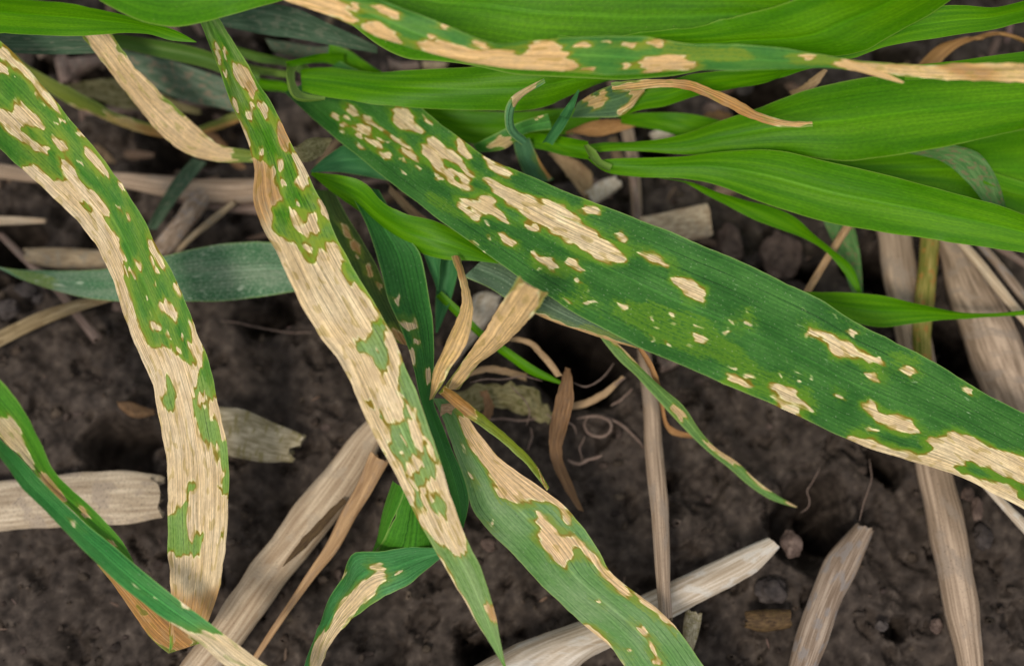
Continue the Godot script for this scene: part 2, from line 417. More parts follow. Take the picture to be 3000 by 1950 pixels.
	yellow([479,231,477,211,476,211,474,231,474,231,474,252,476,252,477,252])
	yellow([511,107,511,107,508,87,504,107,503,128,504,149,508,149,511,128])
	yellow([579,231,576,190,569,190,563,211,561,231,564,252,571,273,578,252])
	yellow([553,273,549,252,544,231,539,252,538,273,541,293,546,314,551,293])
	yellow([544,252,544,252,543,231,539,231,539,252,539,273,543,273,544,273])
	yellow([529,190,526,169,523,169,519,169,518,190,519,211,523,211,526,190])
	paint("L4", 2048, 320, 17.8, 159)
	marks = []
	dead([48,583,43,1017,67,1120,109,975,137,1099,180,1079,222,1037,254,1037,289,975,316,934,312,872,274,913,250,893,245,707,245,562,227,500,212,417,189,479,147,541,115,459,102,479,82,500])
	dead([275,624,275,707,297,707,329,665,336,789,342,893,377,893,417,996,457,996,489,789,449,831,407,872,381,831,352,789,356,727,377,603,389,438,372,397,342,376,326,397,306,521])
	dead([581,562,609,541,626,459,601,479])
	dead([526,4,533,66,578,45,603,4,643,25,644,-58,586,-37])
	dead([457,1017,497,1037,541,1037,578,1037,576,996,529,913,484,913])
	yellow([137,665,210,459,250,521,257,851,324,851,311,975,249,1017,264,810,257,479,217,335])
	brown([95,438,109,521,110,376])
	yellow([464,934,546,1017,598,913,559,851,504,789])
	dead([569,603,576,541,571,521,564,521,556,541,553,603,556,645,563,645])
	dead([633,500,641,438,644,397,639,376,631,397,623,438,621,479,623,521])
	dead([606,231,609,211,611,169,609,149,606,149,601,190,601,211,603,231])
	dead([162,211,169,211,170,169,170,128,165,87,160,107,157,149,159,190])
	dead([479,459,486,417,486,397,482,397,477,417,474,438,471,479,476,479])
	dead([110,355,112,314,114,273,112,231,109,252,105,293,105,335,107,355])
	dead([270,107,272,87,269,66,265,66,262,87,260,107,262,128,267,128])
	dead([122,-37,124,-58,125,-79,124,-99,120,-99,119,-79,117,-37,119,-17])
	paint("L6", 1024, 256, 11.6, 80)
	marks = []
	dead([419,-17,422,252,414,562,442,500,459,252,434,87])
	dead([359,273,376,190,377,128,371,107,356,169,344,252,336,314,346,314])
	dead([481,500,489,459,494,335,489,252,482,231,474,293,471,397,472,500])
	dead([528,211,544,87,546,-37,541,-99,529,-99,514,25,504,169,514,211])
	dead([578,851,593,769,594,645,593,541,579,521,563,603,556,727,564,810])
	paint("L7", 1024, 128, 6.7, 55)
	marks = []
	brown([896,541,908,893,998,769,1000,645,955,459])
	dead([896,541,908,893,998,769,1000,645,955,459])
	dead([367,831,411,727,432,583,429,479,406,417,364,500,332,665,337,789])
	dead([526,831,558,748,566,645,563,562,534,583,504,665,487,789,494,872])
	dead([614,934,634,872,644,810,638,769,621,769,603,831,586,893,598,934])
	dead([467,562,482,500,486,459,484,417,474,417,459,459,452,521,459,541])
	dead([267,769,317,665,339,541,329,459,290,500,247,624,212,748,232,789])
	brown([367,831,411,727,432,583,429,479,406,417,364,500,332,665,337,789])
	brown([528,789,558,727,566,645,563,583,533,624,504,686,487,789,496,831])
	brown([614,934,634,872,644,810,638,769,621,769,603,831,586,893,598,934])
	paint("L7c", 512, 128, 6.2, 28)
	marks = []
	paint("L8u", 512, 128, 5.8, 14)
	marks = []
	dead([185,397,155,293,149,479,167,686,195,831,230,893,270,893,314,955,349,996,401,1037,477,1079,533,996,541,459,487,376,424,45,376,707,344,521,299,459,275,521,232,583,222,521,202,624,182,583])
	dead([144,665,112,562,110,624,140,727])
	brown([207,603,182,583,187,624,207,645])
	dead([255,-37,239,45,244,107,264,25])
	paint("L8", 1024, 160, 8.5, 57)
	marks = []
	yellow([294,-120,344,25,427,293,432,996,359,1120])
	pale([449,665,449,727,437,748,426,769,421,727,427,665,436,624,446,645])
	pale([487,500,484,541,476,583,469,583,464,541,466,479,474,459,482,459])
	pale([720,128,718,149,711,149,705,128,703,107,706,87,711,66,716,107])
	pale([736,87,736,128,733,128,731,128,730,66,730,25,733,4,735,25])
	pale([725,831,725,893,721,893,718,893,716,831,718,789,720,769,725,789])
	pale([713,541,711,562,705,562,699,562,694,521,698,500,705,500,710,521])
	pale([803,831,798,851,791,872,785,851,778,810,783,789,791,789,800,810])
	pale([686,1017,681,1017,673,1037,664,1017,658,1017,663,996,673,975,681,996])
	pale([701,934,701,955,694,975,689,955,686,934,688,893,694,893,699,913])
	pale([761,955,758,975,751,975,748,955,743,934,745,913,751,934,758,934])
	pale([658,1017,656,1037,654,1037,651,1037,649,996,651,996,653,975,656,996])
	pale([392,769,391,831,386,831,381,789,379,727,381,686,386,665,392,707])
	pale([409,355,409,417,404,417,401,397,399,355,399,293,404,293,409,314])
	pale([741,583,741,603,738,603,736,603,733,562,735,541,738,541,740,562])
	pale([831,893,830,913,825,913,818,893,815,872,818,851,825,872,830,872])
	pale([701,190,701,231,699,231,696,211,694,169,696,128,698,128,699,149])
	paint("L9", 1024, 160, 9.2, 84)
	marks = []
	dead([-9,-9,1009,-9,1009,1009,-9,1009])
	green([190,996,222,975,267,996,267,893,237,831])
	green([471,934,521,1058,638,1079,619,996,573,913,534,872])
	green([855,707,895,1120,952,1120,963,211,893,66])
	brown([275,-37,301,87,309,-37])
	paint("L10", 1024, 192, 5.0, 38)
	marks = []
	dead([382,-120,1000,851,930,1120,434,1120])
	brown([524,-120,1000,-120,960,1120,559,1120])
	yellow([0,-120,461,-120,511,1120,73,1120])
	dead([180,1120,396,789,506,955,457,1120,240,1120])
	brown([189,190,327,-120,389,128,274,169])
	paint("L11", 1024, 96, 2.8, 46)
	marks = []
	dead([285,603,314,562,339,293,356,169,356,45,342,25,275,-120])
	dead([316,603,322,686,337,521,339,376])
	dead([334,769,347,893,364,831,374,645,364,624,347,645])
	dead([361,231,364,417,387,335,412,190,416,4,402,-17,377,25])
	dead([426,252,429,479,447,603,461,583,489,603,514,686,538,397,548,562,533,851,539,996,563,893,583,603,601,417,619,149,611,4,571,-58,523,-79,487,-17,459,4,437,87])
	dead([461,851,462,975,489,769,492,583])
	dead([619,128,643,169,644,45])
	dead([679,397,691,541,713,665,728,624,755,335,758,87,745,45,730,66,708,4,693,252])
	dead([644,810,663,893,668,707])
	dead([673,893,688,1037,699,872,689,769])
	yellow([698,1099,718,955,750,851,761,479,741,521,698,583])
	yellow([770,934,801,893,808,521,783,500])
	brown([788,789,801,810,806,624,793,603])
	dead([863,831,891,913,886,521])
	dead([910,583,923,1120,955,1120,1000,1120,1000,149,958,-58,932,25])
	yellow([497,789,538,893,558,376,543,273])
	yellow([357,397,426,231,471,624,496,686,524,-120,454,-17,377,107])
	yellow([699,996,755,913,810,810,820,541,788,314,741,521])
	yellow([843,934,915,1058,942,355,876,87])
	brown([614,252,643,211,646,25,616,25])
	dead([591,810,604,851,613,686,596,686])
	dead([616,872,628,893,631,769])
	dead([422,934,424,893,419,872,414,893,411,913,411,955,414,975,419,975])
	dead([431,603,432,562,429,521,426,500,421,541,419,603,424,624,427,624])
	dead([332,562,337,459,339,376,334,376,327,438,322,541,322,624,326,645])
	dead([679,273,681,190,678,169,673,211,669,273,668,355,671,376,676,335])
	paint("T4", 2048, 224, 8.0, 114)
	marks = []
	dead([-9,-9,1009,-9,1009,1009,-9,1009])
	brown([209,-99,362,314,362,934,259,769])
	yellow([344,934,466,149,568,211,568,1120,397,1120])
	yellow([0,-120,87,-99,48,748])
	brown([85,-120,190,4,85,190])
	paint("T5", 1024, 96, 3.2, 54)
	marks = []
	dead([-9,-9,1009,-9,1009,1009,-9,1009])
	brown([289,169,344,252,491,335,798,211,800,1120,496,1120,346,1017])
	yellow([813,107,1000,-120,1000,1120,833,1120])
	paint("T10", 512, 64, 1.8, 31)
	marks = []
	dead([122,1037,234,1017,356,686,381,934,462,851,471,562,371,293,262,293,222,583])
	dead([553,1017,768,1037,1000,1037,1000,25,840,87,781,25,710,87,609,25,608,169,679,231,771,273,800,562,636,769,546,872])
	paint("T9", 512, 128, 5.3, 12)
	marks = []
	dead([182,-120,55,-120,38,-120,122,562,279,872,407,789,357,87])
	yellow([88,-120,0,-120,0,1120,122,562])
	paint("T7", 512, 64, 2.2, 18)
	marks = []
	dead([182,459,309,231,429,252,494,1017,374,1099,292,769,185,831])
	dead([945,45,913,149,878,169,855,66,848,-99,861,-120,900,-120,937,-120])
	dead([841,190,831,252,811,231,791,190,783,87,800,66,820,66,836,128])
	paint("U8a", 512, 96, 2.8, 13)
	marks = []
	dead([0,1120,109,1120,738,1120,1000,1099,886,810,397,893])
	brown([0,1120,109,1120,738,1120,1000,1099,886,810,397,893])
	paint("U8", 512, 128, 4.0, 8)
	marks = []
	dead([-9,-9,1009,-9,1009,1009,-9,1009])
	paint("C2a", 512, 128, 4.7, 25)
	marks = []
	dead([-9,-9,1009,-9,1009,1009,-9,1009])
	yellow([306,293,329,1120,492,1099,529,748])
	brown([0,-120,17,1120,187,541,185,-120])
	paint("C2b", 512, 96, 3.6, 27)
	marks = []
	brown([0,624,264,-120,295,1120,67,1120])
	dead([0,252,102,-120,235,87,346,851,174,1120,42,1120])
	yellow([245,273,756,-120,1000,-120,821,1120,461,1120,406,1079])
	dead([820,314,853,-120,1000,934,988,1120])
	paint("C3", 512, 64, 2.5, 21)
	marks = []
	dead([377,149,553,87,703,190,856,273,1000,293,1000,-58,736,-120,424,-120])
	yellow([611,293,798,913,903,603,808,-79])
	paint("greyleaf", 512, 128, 4.4, 28)
	marks = []
	dead([0,-79,70,-120,199,-120,189,107,88,231,38,438])
	dead([372,707,382,355,429,293,442,769,401,893])
	dead([539,769,579,25,646,-120,730,-120,713,252,698,748,663,500,594,562])
	dead([741,-17,840,66,881,-58,850,479,788,252])
	dead([953,-120,1000,-120,1000,996,955,707])
	paint("C9", 1024, 96, 2.8, 42)
	# ---- leaves
	t = thing("barley_leaf", "broad green leaf with straw-coloured left half, hanging down to a folded brown tip", "leaf", "")
	put("blade", blade([-98.4,32.7,-48.6,-98.6,31.9,-60.8,-95.7,33.5,-45.4,-95.9,32.7,-58.7,-93,34.1,-42.2,-93.2,33.2,-56.5,-90.3,34.5,-39.2,-90.5,33.6,-54.2,-87.6,34.7,-36.2,-87.8,33.7,-51.8,-84.9,34.7,-33.4,-85.1,33.7,-49.4,-82.2,34.4,-30.6,-82.4,33.4,-46.8,-79.4,34,-27.9,-79.7,33,-44.2,-77.1,33.2,-25.7,-76.7,32.7,-41.1,-74.7,32.4,-23.5,-73.6,32.5,-38,-72.3,31.6,-21.3,-70.6,32.2,-34.9,-69.8,30.7,-19.1,-67.7,31.8,-31.7,-67.2,29.9,-16.9,-65,31.3,-28.5,-64.7,29.1,-14.7,-62.3,30.7,-25.3,-62.4,28.2,-12.3,-59.6,30.2,-22.1,-60.3,27.6,-9.5,-57.1,29.6,-18.8,-58.8,27.1,-6.4,-54.8,29.1,-15.4,-57.4,26.5,-3.2,-52.7,28.5,-11.8,-56.2,25.9,0.1,-50.7,27.9,-8.2,-55.1,25.1,3.3,-48.6,27.1,-4.8,-53.7,24.2,6.5,-47,26.2,-1,-52.3,23.4,9.6,-45.5,25.4,2.8,-51.4,22.6,12.9,-44,24.6,6.5,-50.6,21.7,16.3,-42.8,23.7,10.4,-50,20.9,19.7,-42,22.9,14.3,-49.8,20,23.1,-41.2,22,18.3,-49.7,19.2,26.6,-40.7,21.2,22.3,-49.7,18.3,30,-40.7,20.3,26.3,-49.5,17.5,33.5,-40.8,19.5,30.4,-49.3,16.7,37,-41.2,18.6,34.4,-49.1,16.2,40.5,-41.8,17.7,38.4,-49.1,15.6,44,-43,16.9,42.3,-49.2,15,47.5,-44.5,16,46.1], -0.07, 136, 40, 0.6), skin("L1"), t)
	put("folded_tip", blade([-49.2,15,47.5,-44.5,16,46.1,-52.9,13.1,44.9,-47.9,16,43.1,-55.8,12.1,41.5,-51.5,16,40,-58.3,13,38,-55.8,15,37.2,-60.9,14,34.8,-60.6,14,34.8], 0.05, 20, 16, 0.0), skin("L1b"), t)
	t = thing("barley_leaf", "narrow green leaf folded lengthwise, straw-coloured end crossing the folded brown tip", "leaf", "")
	put("near_half", blade([-90,32.2,-6.9,-89.5,30.7,-9,-88.2,32.8,-4,-87.6,31.2,-6.3,-86.4,33.2,-1.1,-85.8,31.4,-3.6,-84.6,33.4,1.8,-84,31.6,-0.8,-82.8,33.4,4.6,-82.1,31.6,1.9,-80.9,33.3,7.5,-80.3,31.4,4.7,-79.1,33,10.3,-78.5,31.1,7.5,-77.3,32.6,13.1,-76.6,30.6,10.3,-75.5,32,15.9,-74.8,30,13.1,-73.4,31.2,18.3,-73.3,29.2,16.3,-71.2,30.5,20.7,-71.1,28.5,18.9,-69.2,29.7,23.2,-68.5,27.7,21.2,-67.4,29,25.7,-66.1,27,23.8,-65.1,28.2,27.9,-63.6,26.2,26.3,-62.9,27.5,30.1,-61,25.5,28.7,-60.6,26.7,32.4,-58.4,24.7,31,-58.4,26,34.6,-55.6,24,33.1,-56.1,25.2,36.8,-52.8,23.6,35.4,-53.7,24.5,38.9,-50.1,23.2,37.6,-51.2,23.7,40.8,-47.2,22.9,39.8,-48.7,23,42.7,-44.3,22.5,41.9,-46,22.2,44.4,-41.4,22.1,44,-43.4,21.5,46.2,-38.6,21.5,46.1,-41,20.7,48.4,-35.8,20.7,48.1,-38.5,20,50.3,-32.9,20,50.1,-35.8,19.2,52.3,-30.3,19.2,52.1,-33.1,18.2,54.3,-27.6,18.2,54.1,-30.4,17.1,56.3,-25,17.1,56.2,-27.7,15.8,58.3,-22.4,15.8,58.2,-24.9,14.3,60.3,-19.9,14.3,60.2,-22.1,12.7,62.3,-17.3,12.7,62.2,-19.3,11,64.3,-14.8,11,64.2,-16.5,9.1,66.3,-12.3,9.1,66.2], -0.06, 121, 20, 0.0), skin("L2a"), t)
	put("far_half", blade([-94.2,35.1,-8.2,-95.7,30.6,-5.3,-91.6,35.7,-6,-93.2,30.8,-3,-89,36.1,-3.9,-90.8,31,-0.6,-86.5,36.4,-1.7,-88.3,31,1.7,-83.9,36.5,0.5,-85.8,30.8,4,-81.4,36.4,2.7,-83.3,30.6,6.4,-78.9,36.1,4.9,-80.8,30.2,8.6,-76.3,35.6,7.1,-78.3,29.7,10.9,-73.8,35,9.4,-75.8,29,13.2,-70.7,33.7,10.9,-74.1,27.7,15.9,-68.3,32.5,13.4,-72.1,26.5,18.2,-66.4,31.3,16.2,-69.9,25.3,20.3,-64.9,30.1,19.3,-67.7,24.6,22.7,-63.8,28.8,22.7,-65.4,23.9,25.1,-61.7,27.1,25.1,-63,23.4,27.3,-59.3,25.5,27.4,-60.6,22.8,29.5,-56.9,24.4,29.9,-58.1,22.2,31.6,-54.7,23,32.5,-55.6,21.6,33.6,-53.1,21.5,35.6,-53.1,21,35.6], 0.06, 69, 16, 0.0), skin("L2b"), t)
	single("barley_leaf", "long blotched leaf, half green half straw, running diagonally down to a pointed green tip", "leaf", "", blade([-58.8,24.9,-72.7,-57.3,23.4,-73.6,-57.1,26.8,-68.7,-55.5,25.2,-69.6,-55.3,28.5,-64.6,-53.6,26.7,-65.6,-53.6,29.8,-60.5,-51.8,27.9,-61.6,-51.9,30.8,-56.4,-50,28.9,-57.5,-50.1,31.6,-52.4,-48.2,29.6,-53.5,-48.3,32,-48.3,-46.4,30,-49.5,-46.7,32.3,-44.2,-44.4,30.3,-45.5,-45,32.6,-40.1,-42.2,30.6,-41.8,-43.3,32.9,-36,-40,30.9,-37.9,-41.7,33,-31.9,-37.6,31.2,-34.1,-40.1,33,-27.8,-35.2,31.6,-30.3,-38.3,33,-23.8,-33.1,31.9,-26.3,-37,33,-19.7,-31.1,32,-22.3,-36.9,33,-15.2,-28.9,32,-18.2,-35.6,33,-11,-26.9,32,-14.2,-33.4,32.7,-7.2,-25.2,32,-10.1,-31.5,32.3,-3.3,-23.2,32,-6.1,-29.5,31.9,0.6,-20.8,31.9,-2.3,-27.2,31.1,4.4,-18.5,31.6,1.5,-24.5,30.4,7.8,-16.4,31.2,5.4,-22.4,29.6,11.6,-14.7,30.6,9.4,-20.6,28.9,15.7,-13,29.9,13.4,-18.6,28.1,19.6,-11.5,29.1,17.4,-16.4,27,23.3,-10.1,28,21.5,-14.3,25.8,27.1,-8.8,26.8,25.5,-12.4,24.7,31,-7.3,25.7,29.5,-10.2,23.6,34.7,-5.7,24.6,33.4,-7.9,22.4,38.4,-3.9,23.4,37.3,-5.7,21.3,42.1,-2.6,22,41.3,-3.4,20.1,45.8,-1.6,20.5,45.4,-1.2,19,49.5,-0.8,19,49.5,0.2,17.5,53.5,0.6,17.5,53.5,1.7,15.8,57.5,2.1,15.8,57.5,3.2,13.8,61.4,3.5,13.8,61.4,4.6,11.5,65.4,5,11.5,65.4,6.1,8.9,69.4,6.4,8.9,69.4,7.6,6,73.3,7.9,6,73.3], -0.06, 150, 40, 0.6), skin("L3"))
	single("barley_leaf", "very broad dark green leaf with scattered straw-coloured spots, crossing to the corner", "leaf", "", blade([-35.7,20,-37.6,-27.3,19,-43.6,-31.8,20.6,-33.7,-23,19.9,-40.9,-27.8,21.3,-29.9,-18.9,20.9,-38.1,-23.8,21.9,-26.3,-14.9,21.8,-35,-19.8,22.8,-22.7,-11.4,22.8,-31.5,-15.8,23.8,-19,-7.8,23.8,-28,-11.7,24.7,-15.4,-3.9,24.7,-24.9,-7.4,25.5,-12,0.5,25.5,-22.5,-3.1,26.2,-8.5,4.9,26.2,-20.2,1.2,26.9,-5.1,9.3,26.9,-17.8,5.7,27.4,-1.8,13.9,27.4,-15.9,10.3,27.7,1.2,18.6,27.7,-13.8,15.1,28,4,23.2,28,-11.7,20,28,6.5,27.8,28,-9.6,25,28,8.7,32.4,28,-7.5,30,27.5,10.8,37,27.7,-5.3,35.1,26.7,12.8,41.6,27.4,-3.1,40.2,25.9,14.9,46,26.9,-0.8,45.2,24.8,17.1,50.3,26.2,1.7,50.3,23.6,19,54.8,25.4,3.8,55.6,22.5,20.5,59.3,24.5,5.9,60.9,21.4,21.8,63.6,23.4,8.2,66.1,20.3,23.6,67.9,22.3,10.5,70.9,19.5,25.9,72.5,21.2,12.6,75.8,18.7,28.2,77.1,20.1,14.6,80.6,18,30.5,81.7,19,16.6,85.4,16.9,32.6,86.5,17.9,18.9,90.1,15.4,34.5,91.2,16.3,21.2,94.9,13.5,36.3,95.9,14.4,23.8,99.7,11.2,38,100.6,12,26.4,104.4,8.5,39.5,105.3,9.3,29.2], -0.05, 150, 48, 0.3), skin("L4"))
	single("barley_leaf", "wide grey-green leaf with two tan blotches, sloping over the pale straw at the bottom edge", "leaf", "", blade([-11.8,17,10.6,-9.6,18,10.9,-10.3,17,13.8,-6.7,18.4,13.5,-9.2,17,17.1,-4.5,18.9,16.7,-7.9,17,20.4,-2.1,19,19.6,-6.7,17,23.8,1,19,22.1,-5.6,16.7,27.3,4.3,18.7,24.3,-3.5,16.2,30,7.4,18.2,26.6,-1,16,32.4,9.9,17.7,29.4,1.4,16,34.9,12.2,17.3,32.5,3.8,15.8,37.4,14,16.8,35.8,6.3,15.3,39.8,16.8,16.3,38.3,8.8,14.9,42.1,19.9,15.9,40.5,11.4,14.4,44.3,22.8,15.4,42.9,14.1,13.8,46.5,25.1,14.8,45.8,16.2,12.9,49.1,27.3,13.9,48.8,18.1,12,51.9,29.3,13,51.9,20,11,54.8,31.2,12,54.8,22.1,9.8,57.7,33.1,10.7,57.7,24.1,8.3,60.7,34.9,9.3,60.7,26.3,6.7,63.6,36.6,7.6,63.6,28.5,4.9,66.5,38.3,5.8,66.5,30.7,2.9,69.5,39.9,3.7,69.5,33,2.1,72.4,41.5,2.9,72.4], -0.05, 88, 36, 0.3), skin("L6"))
	single("barley_leaf", "dark green leaf hanging straight down behind the long blotched leaf", "leaf", "", blade([-25.5,22,-22,-20.3,21,-21,-23.7,21.5,-18.6,-18.4,21,-17.6,-22,21,-15.2,-16.5,21,-14.1,-20.7,20.6,-11.5,-14,21,-11.1,-19.6,20.1,-7.7,-13,21,-7.3,-18.6,20,-3.9,-12.3,21,-3.5,-17,20,-0.3,-11.7,21,0.3,-15.5,20,3.4,-11.5,21,4.2,-14.4,20,7.3,-11.5,21,8.1,-13.5,20,11.2,-11.5,20.6,11.9,-12.3,20,15,-10.1,20.1,15.4,-10.9,20,18.8,-8.7,19.2,18.9,-9.7,20,22.6,-7.1,18.1,22.3,-8.6,19.5,26.3,-6.3,17.5,26,-7.4,19,30.2,-7,17,29.8], -0.08, 60, 24, 0.0), skin("L7"))
	single("barley_leaf", "dull olive leaf with brown spots, half hidden behind the blotched leaf's edge", "leaf", "", blade([-31.2,17,-22.6,-27.8,17,-22.6,-30.7,17,-18.5,-25.5,17.8,-18,-27.8,17,-15.1,-23,18,-13.9,-26,17,-11,-20.6,18,-9.7,-24.6,17,-6.7,-18.9,18,-5.3,-22.4,17,-2.8,-16.8,18,-1,-20.1,17,1.1,-14.4,18,3.2], -0.06, 30, 20, 0.0), skin("L7c"))
	t = thing("barley_leaf", "twisted green leaf with a tan streak, its lower end curling to the bottom edge", "leaf", "")
	put("upper_fold", blade([-17.7,15,22.5,-15.4,20,24.5,-19.2,13.4,26.7,-17.1,17.8,28.3,-20.1,11.1,30.4,-18.9,14.2,31.3,-21.4,9,33.1,-21.2,9,33.2], 0.1, 16, 12, 0.0), skin("L8u"), t)
	put("upper_fold", blade([-15.4,20.2,24.6,-13.7,17,24.5,-17.2,17.8,28.6,-12,14.2,28.2,-19,14.1,31.5,-11.3,10.9,31.2,-21.2,9,33.2,-11.9,8,33.4], 0.16, 16, 18, 0.4), skin("L8u"), t)
	put("lower_fold", blade([-10.4,12,32.3,-10.7,11,33.7,-14.8,13.5,32.2,-13.3,11.8,36,-19,15,33,-16,12,38,-23.2,16,33.4,-19.1,11.7,39.5,-24.6,15.8,37,-22.2,10.9,41.5,-26.9,14.3,40.5,-24.7,10.2,43.6,-28.5,12.3,44.2,-26.7,9.4,46,-30,10.5,47.9,-28.1,8.7,48.9,-31.2,9,51.9,-29.2,8,51.9,-32.4,7.8,55.3,-30.4,6.8,55.3,-33.5,6.4,58.8,-31.6,5.4,58.8,-34.7,4.8,62.3,-32.8,3.8,62.3,-35.8,3,65.8,-34,2,65.8,-36.9,2.9,69.2,-35.2,2.1,69.2,-38,2.9,72.7,-36.4,2.1,72.7,-39.1,2.9,76.2,-37.7,2.1,76.2], -0.1, 63, 24, 0.4), skin("L8"), t)
	single("barley_leaf", "dusty grey-green leaf lying level across the soil, tip pointing to the frame edge", "leaf", "", blade([-106.6,2.5,-20.2,-106.5,2.5,-20.1,-102.6,2.5,-19,-102.5,2.5,-18.8,-98.6,3.9,-17.8,-98.5,3.9,-17.6,-94.7,5.4,-16.5,-94.5,5.4,-16.4,-90.7,6.5,-15.3,-90.5,6.5,-15.1,-86.7,7.4,-14.1,-86.6,7.4,-13.9,-82.7,8,-12.9,-82.6,8,-12.7,-78.6,8.5,-12.2,-78.8,8.5,-10.8,-74.5,8.9,-11.9,-74.8,8.9,-9.3,-70.3,9.4,-11.7,-70.8,9.4,-8,-66.2,9.9,-11.7,-66.7,9.9,-7,-62,10.4,-12.1,-62.6,10,-6.6,-57.8,10.9,-13,-58.4,10,-6.4,-53.7,11.4,-13.8,-54.2,10.4,-6.3,-49.6,11.9,-14.7,-50.1,10.9,-6.2,-45.4,12,-15.4,-45.9,11,-6.2,-41.2,12,-15.7,-41.8,11,-6.6,-36.9,12,-15.5,-37.7,11,-7.2,-32.7,12,-15.1,-33.6,11,-8,-28.4,12,-14.4,-29.4,11,-8.5,-24.2,12,-13.5,-25.3,11,-9.3], 0.07, 92, 28, 0.0), skin("L9"))
	single("dry_leaf", "straw-coloured dried leaf with one green edge, slanting down from the top leaves", "dry leaf", "", blade([-68.8,30,-46.6,-64.3,30,-46.6,-66.4,27.5,-44.5,-62,28.1,-44.7,-64.2,25.3,-42,-59.9,26.5,-42.4,-61.8,23.4,-39.3,-57.9,25.3,-39.7,-59.6,21.6,-36.4,-55.7,23.6,-37.6,-57.2,19.8,-33.6,-53.4,21.8,-35.7,-54.7,18,-31.1,-51,20,-33.9,-51.5,16.5,-29,-48.7,18.2,-31.9,-47.7,15.3,-28.1,-46,16.5,-30.3,-43.6,15,-27.9,-42.8,15.6,-29.9,-39.5,15,-28.2,-39.4,15,-29.7], 0.1, 41, 28, 0.45), skin("L10"))
	single("dry_leaf", "thin yellowed leaf bowed in a shallow arc under the dried tan leaf", "dry leaf", "", blade([-82.1,14,-48.4,-82.8,13,-47.4,-79.1,13.4,-45.6,-79.3,12.4,-45.2,-75.5,12.7,-43.7,-76.4,11.4,-42.3,-71.8,12.1,-41.9,-73,10.1,-40.3,-68.2,11.4,-40.1,-69.1,9.4,-38.9,-64.6,10.8,-38.2,-65.3,8.8,-37.2,-60.8,10.2,-37.2,-61.3,8.2,-36,-56.9,9.5,-36.5,-57.1,8,-35.2,-52.9,9,-36.3,-52.8,8,-35.3,-49.1,9,-37.7,-48.8,8,-36.5,-45.4,9.4,-39.3,-44.9,8.4,-38,-41.8,10,-41.1,-41.5,9,-40.3], 0.12, 50, 16, 0.45), skin("L11"))
	single("barley_leaf", "bright green leaf with a rounded belly drooping from the top edge", "leaf", "", blade([-81.7,44.1,-55.1,-80,47.1,-56.7,-78.6,44.9,-53.4,-76.8,48.2,-55.2,-75.6,45.6,-51.8,-73.6,49,-53.7,-72.5,46,-50.1,-70.5,49.7,-52.2,-69.5,46.3,-48.5,-67.3,50.1,-50.6,-66.4,46.4,-46.9,-64.2,50.3,-49.1,-63.3,46.3,-45.3,-61.1,50.3,-47.5,-60.2,46,-43.7,-57.9,50,-45.9,-57.6,45.3,-40.1,-54.4,50,-46.3,-54.2,44.6,-38,-51,50,-46.6,-50.6,43.9,-36.7,-47.7,50,-46.6,-46.9,43.2,-36.5,-44.5,50,-46.6,-43.1,43,-37.3,-41.3,50,-46.6,-39.4,43.1,-38.3,-38.1,50,-46.6,-35.6,43.7,-39.2,-35,50,-46.6,-31.8,44.7,-39.8,-31.9,50,-46.6,-28.1,46,-40.8,-28.7,50,-46.6,-24.7,46.6,-41.3,-25.3,50.5,-47,-21.3,46.9,-41.9,-21.9,50.8,-47.5,-17.9,47.1,-42.4,-18.4,50.9,-47.9,-14.5,47.1,-43,-15,50.8,-48.3,-11.1,46.9,-43.6,-11.6,50.4,-48.6,-7.7,46.6,-44.3,-8.2,49.8,-49,-4.3,46,-45,-4.7,49,-49.3], -0.14, 89, 28, 0.0), skin("green_leaf"))
	single("barley_leaf", "green leaf along the top edge with a lime lower margin and a blunt tip", "leaf", "", blade([-102.5,42.4,-47.8,-105.6,36.4,-44.6,-99,43.7,-47.2,-102.3,37.2,-43.7,-95.4,44.7,-46.6,-99,37.7,-42.8,-91.9,45.4,-45.9,-95.6,38.1,-42,-88.4,45.9,-45.2,-92.3,38.3,-41.1,-84.9,46.2,-44.5,-88.9,38.4,-40.3,-81.4,46.2,-43.8,-85.5,38.3,-39.5,-78,46,-43,-82.1,38,-38.7,-74.9,45.3,-41.7,-78.4,38,-38.5,-71.7,44.6,-40.4,-74.6,38,-38.3,-68.5,43.8,-40.4,-70.9,37.9,-38.1,-65.3,42.4,-40.9,-67.4,37.2,-38.3,-62.1,41,-41.2,-63.9,36.5,-38.7,-58.9,39.6,-41.2,-60.4,35.8,-39.2,-55.7,38.2,-41,-56.9,35.1,-39.8,-52.4,36.8,-40.5,-53.3,34.4,-40.1,-49.2,35.4,-40.2,-49.8,34,-39.2,-46.2,34,-39,-46.2,34,-38.9], -0.1, 66, 28, 0.0), skin("green_leaf"))
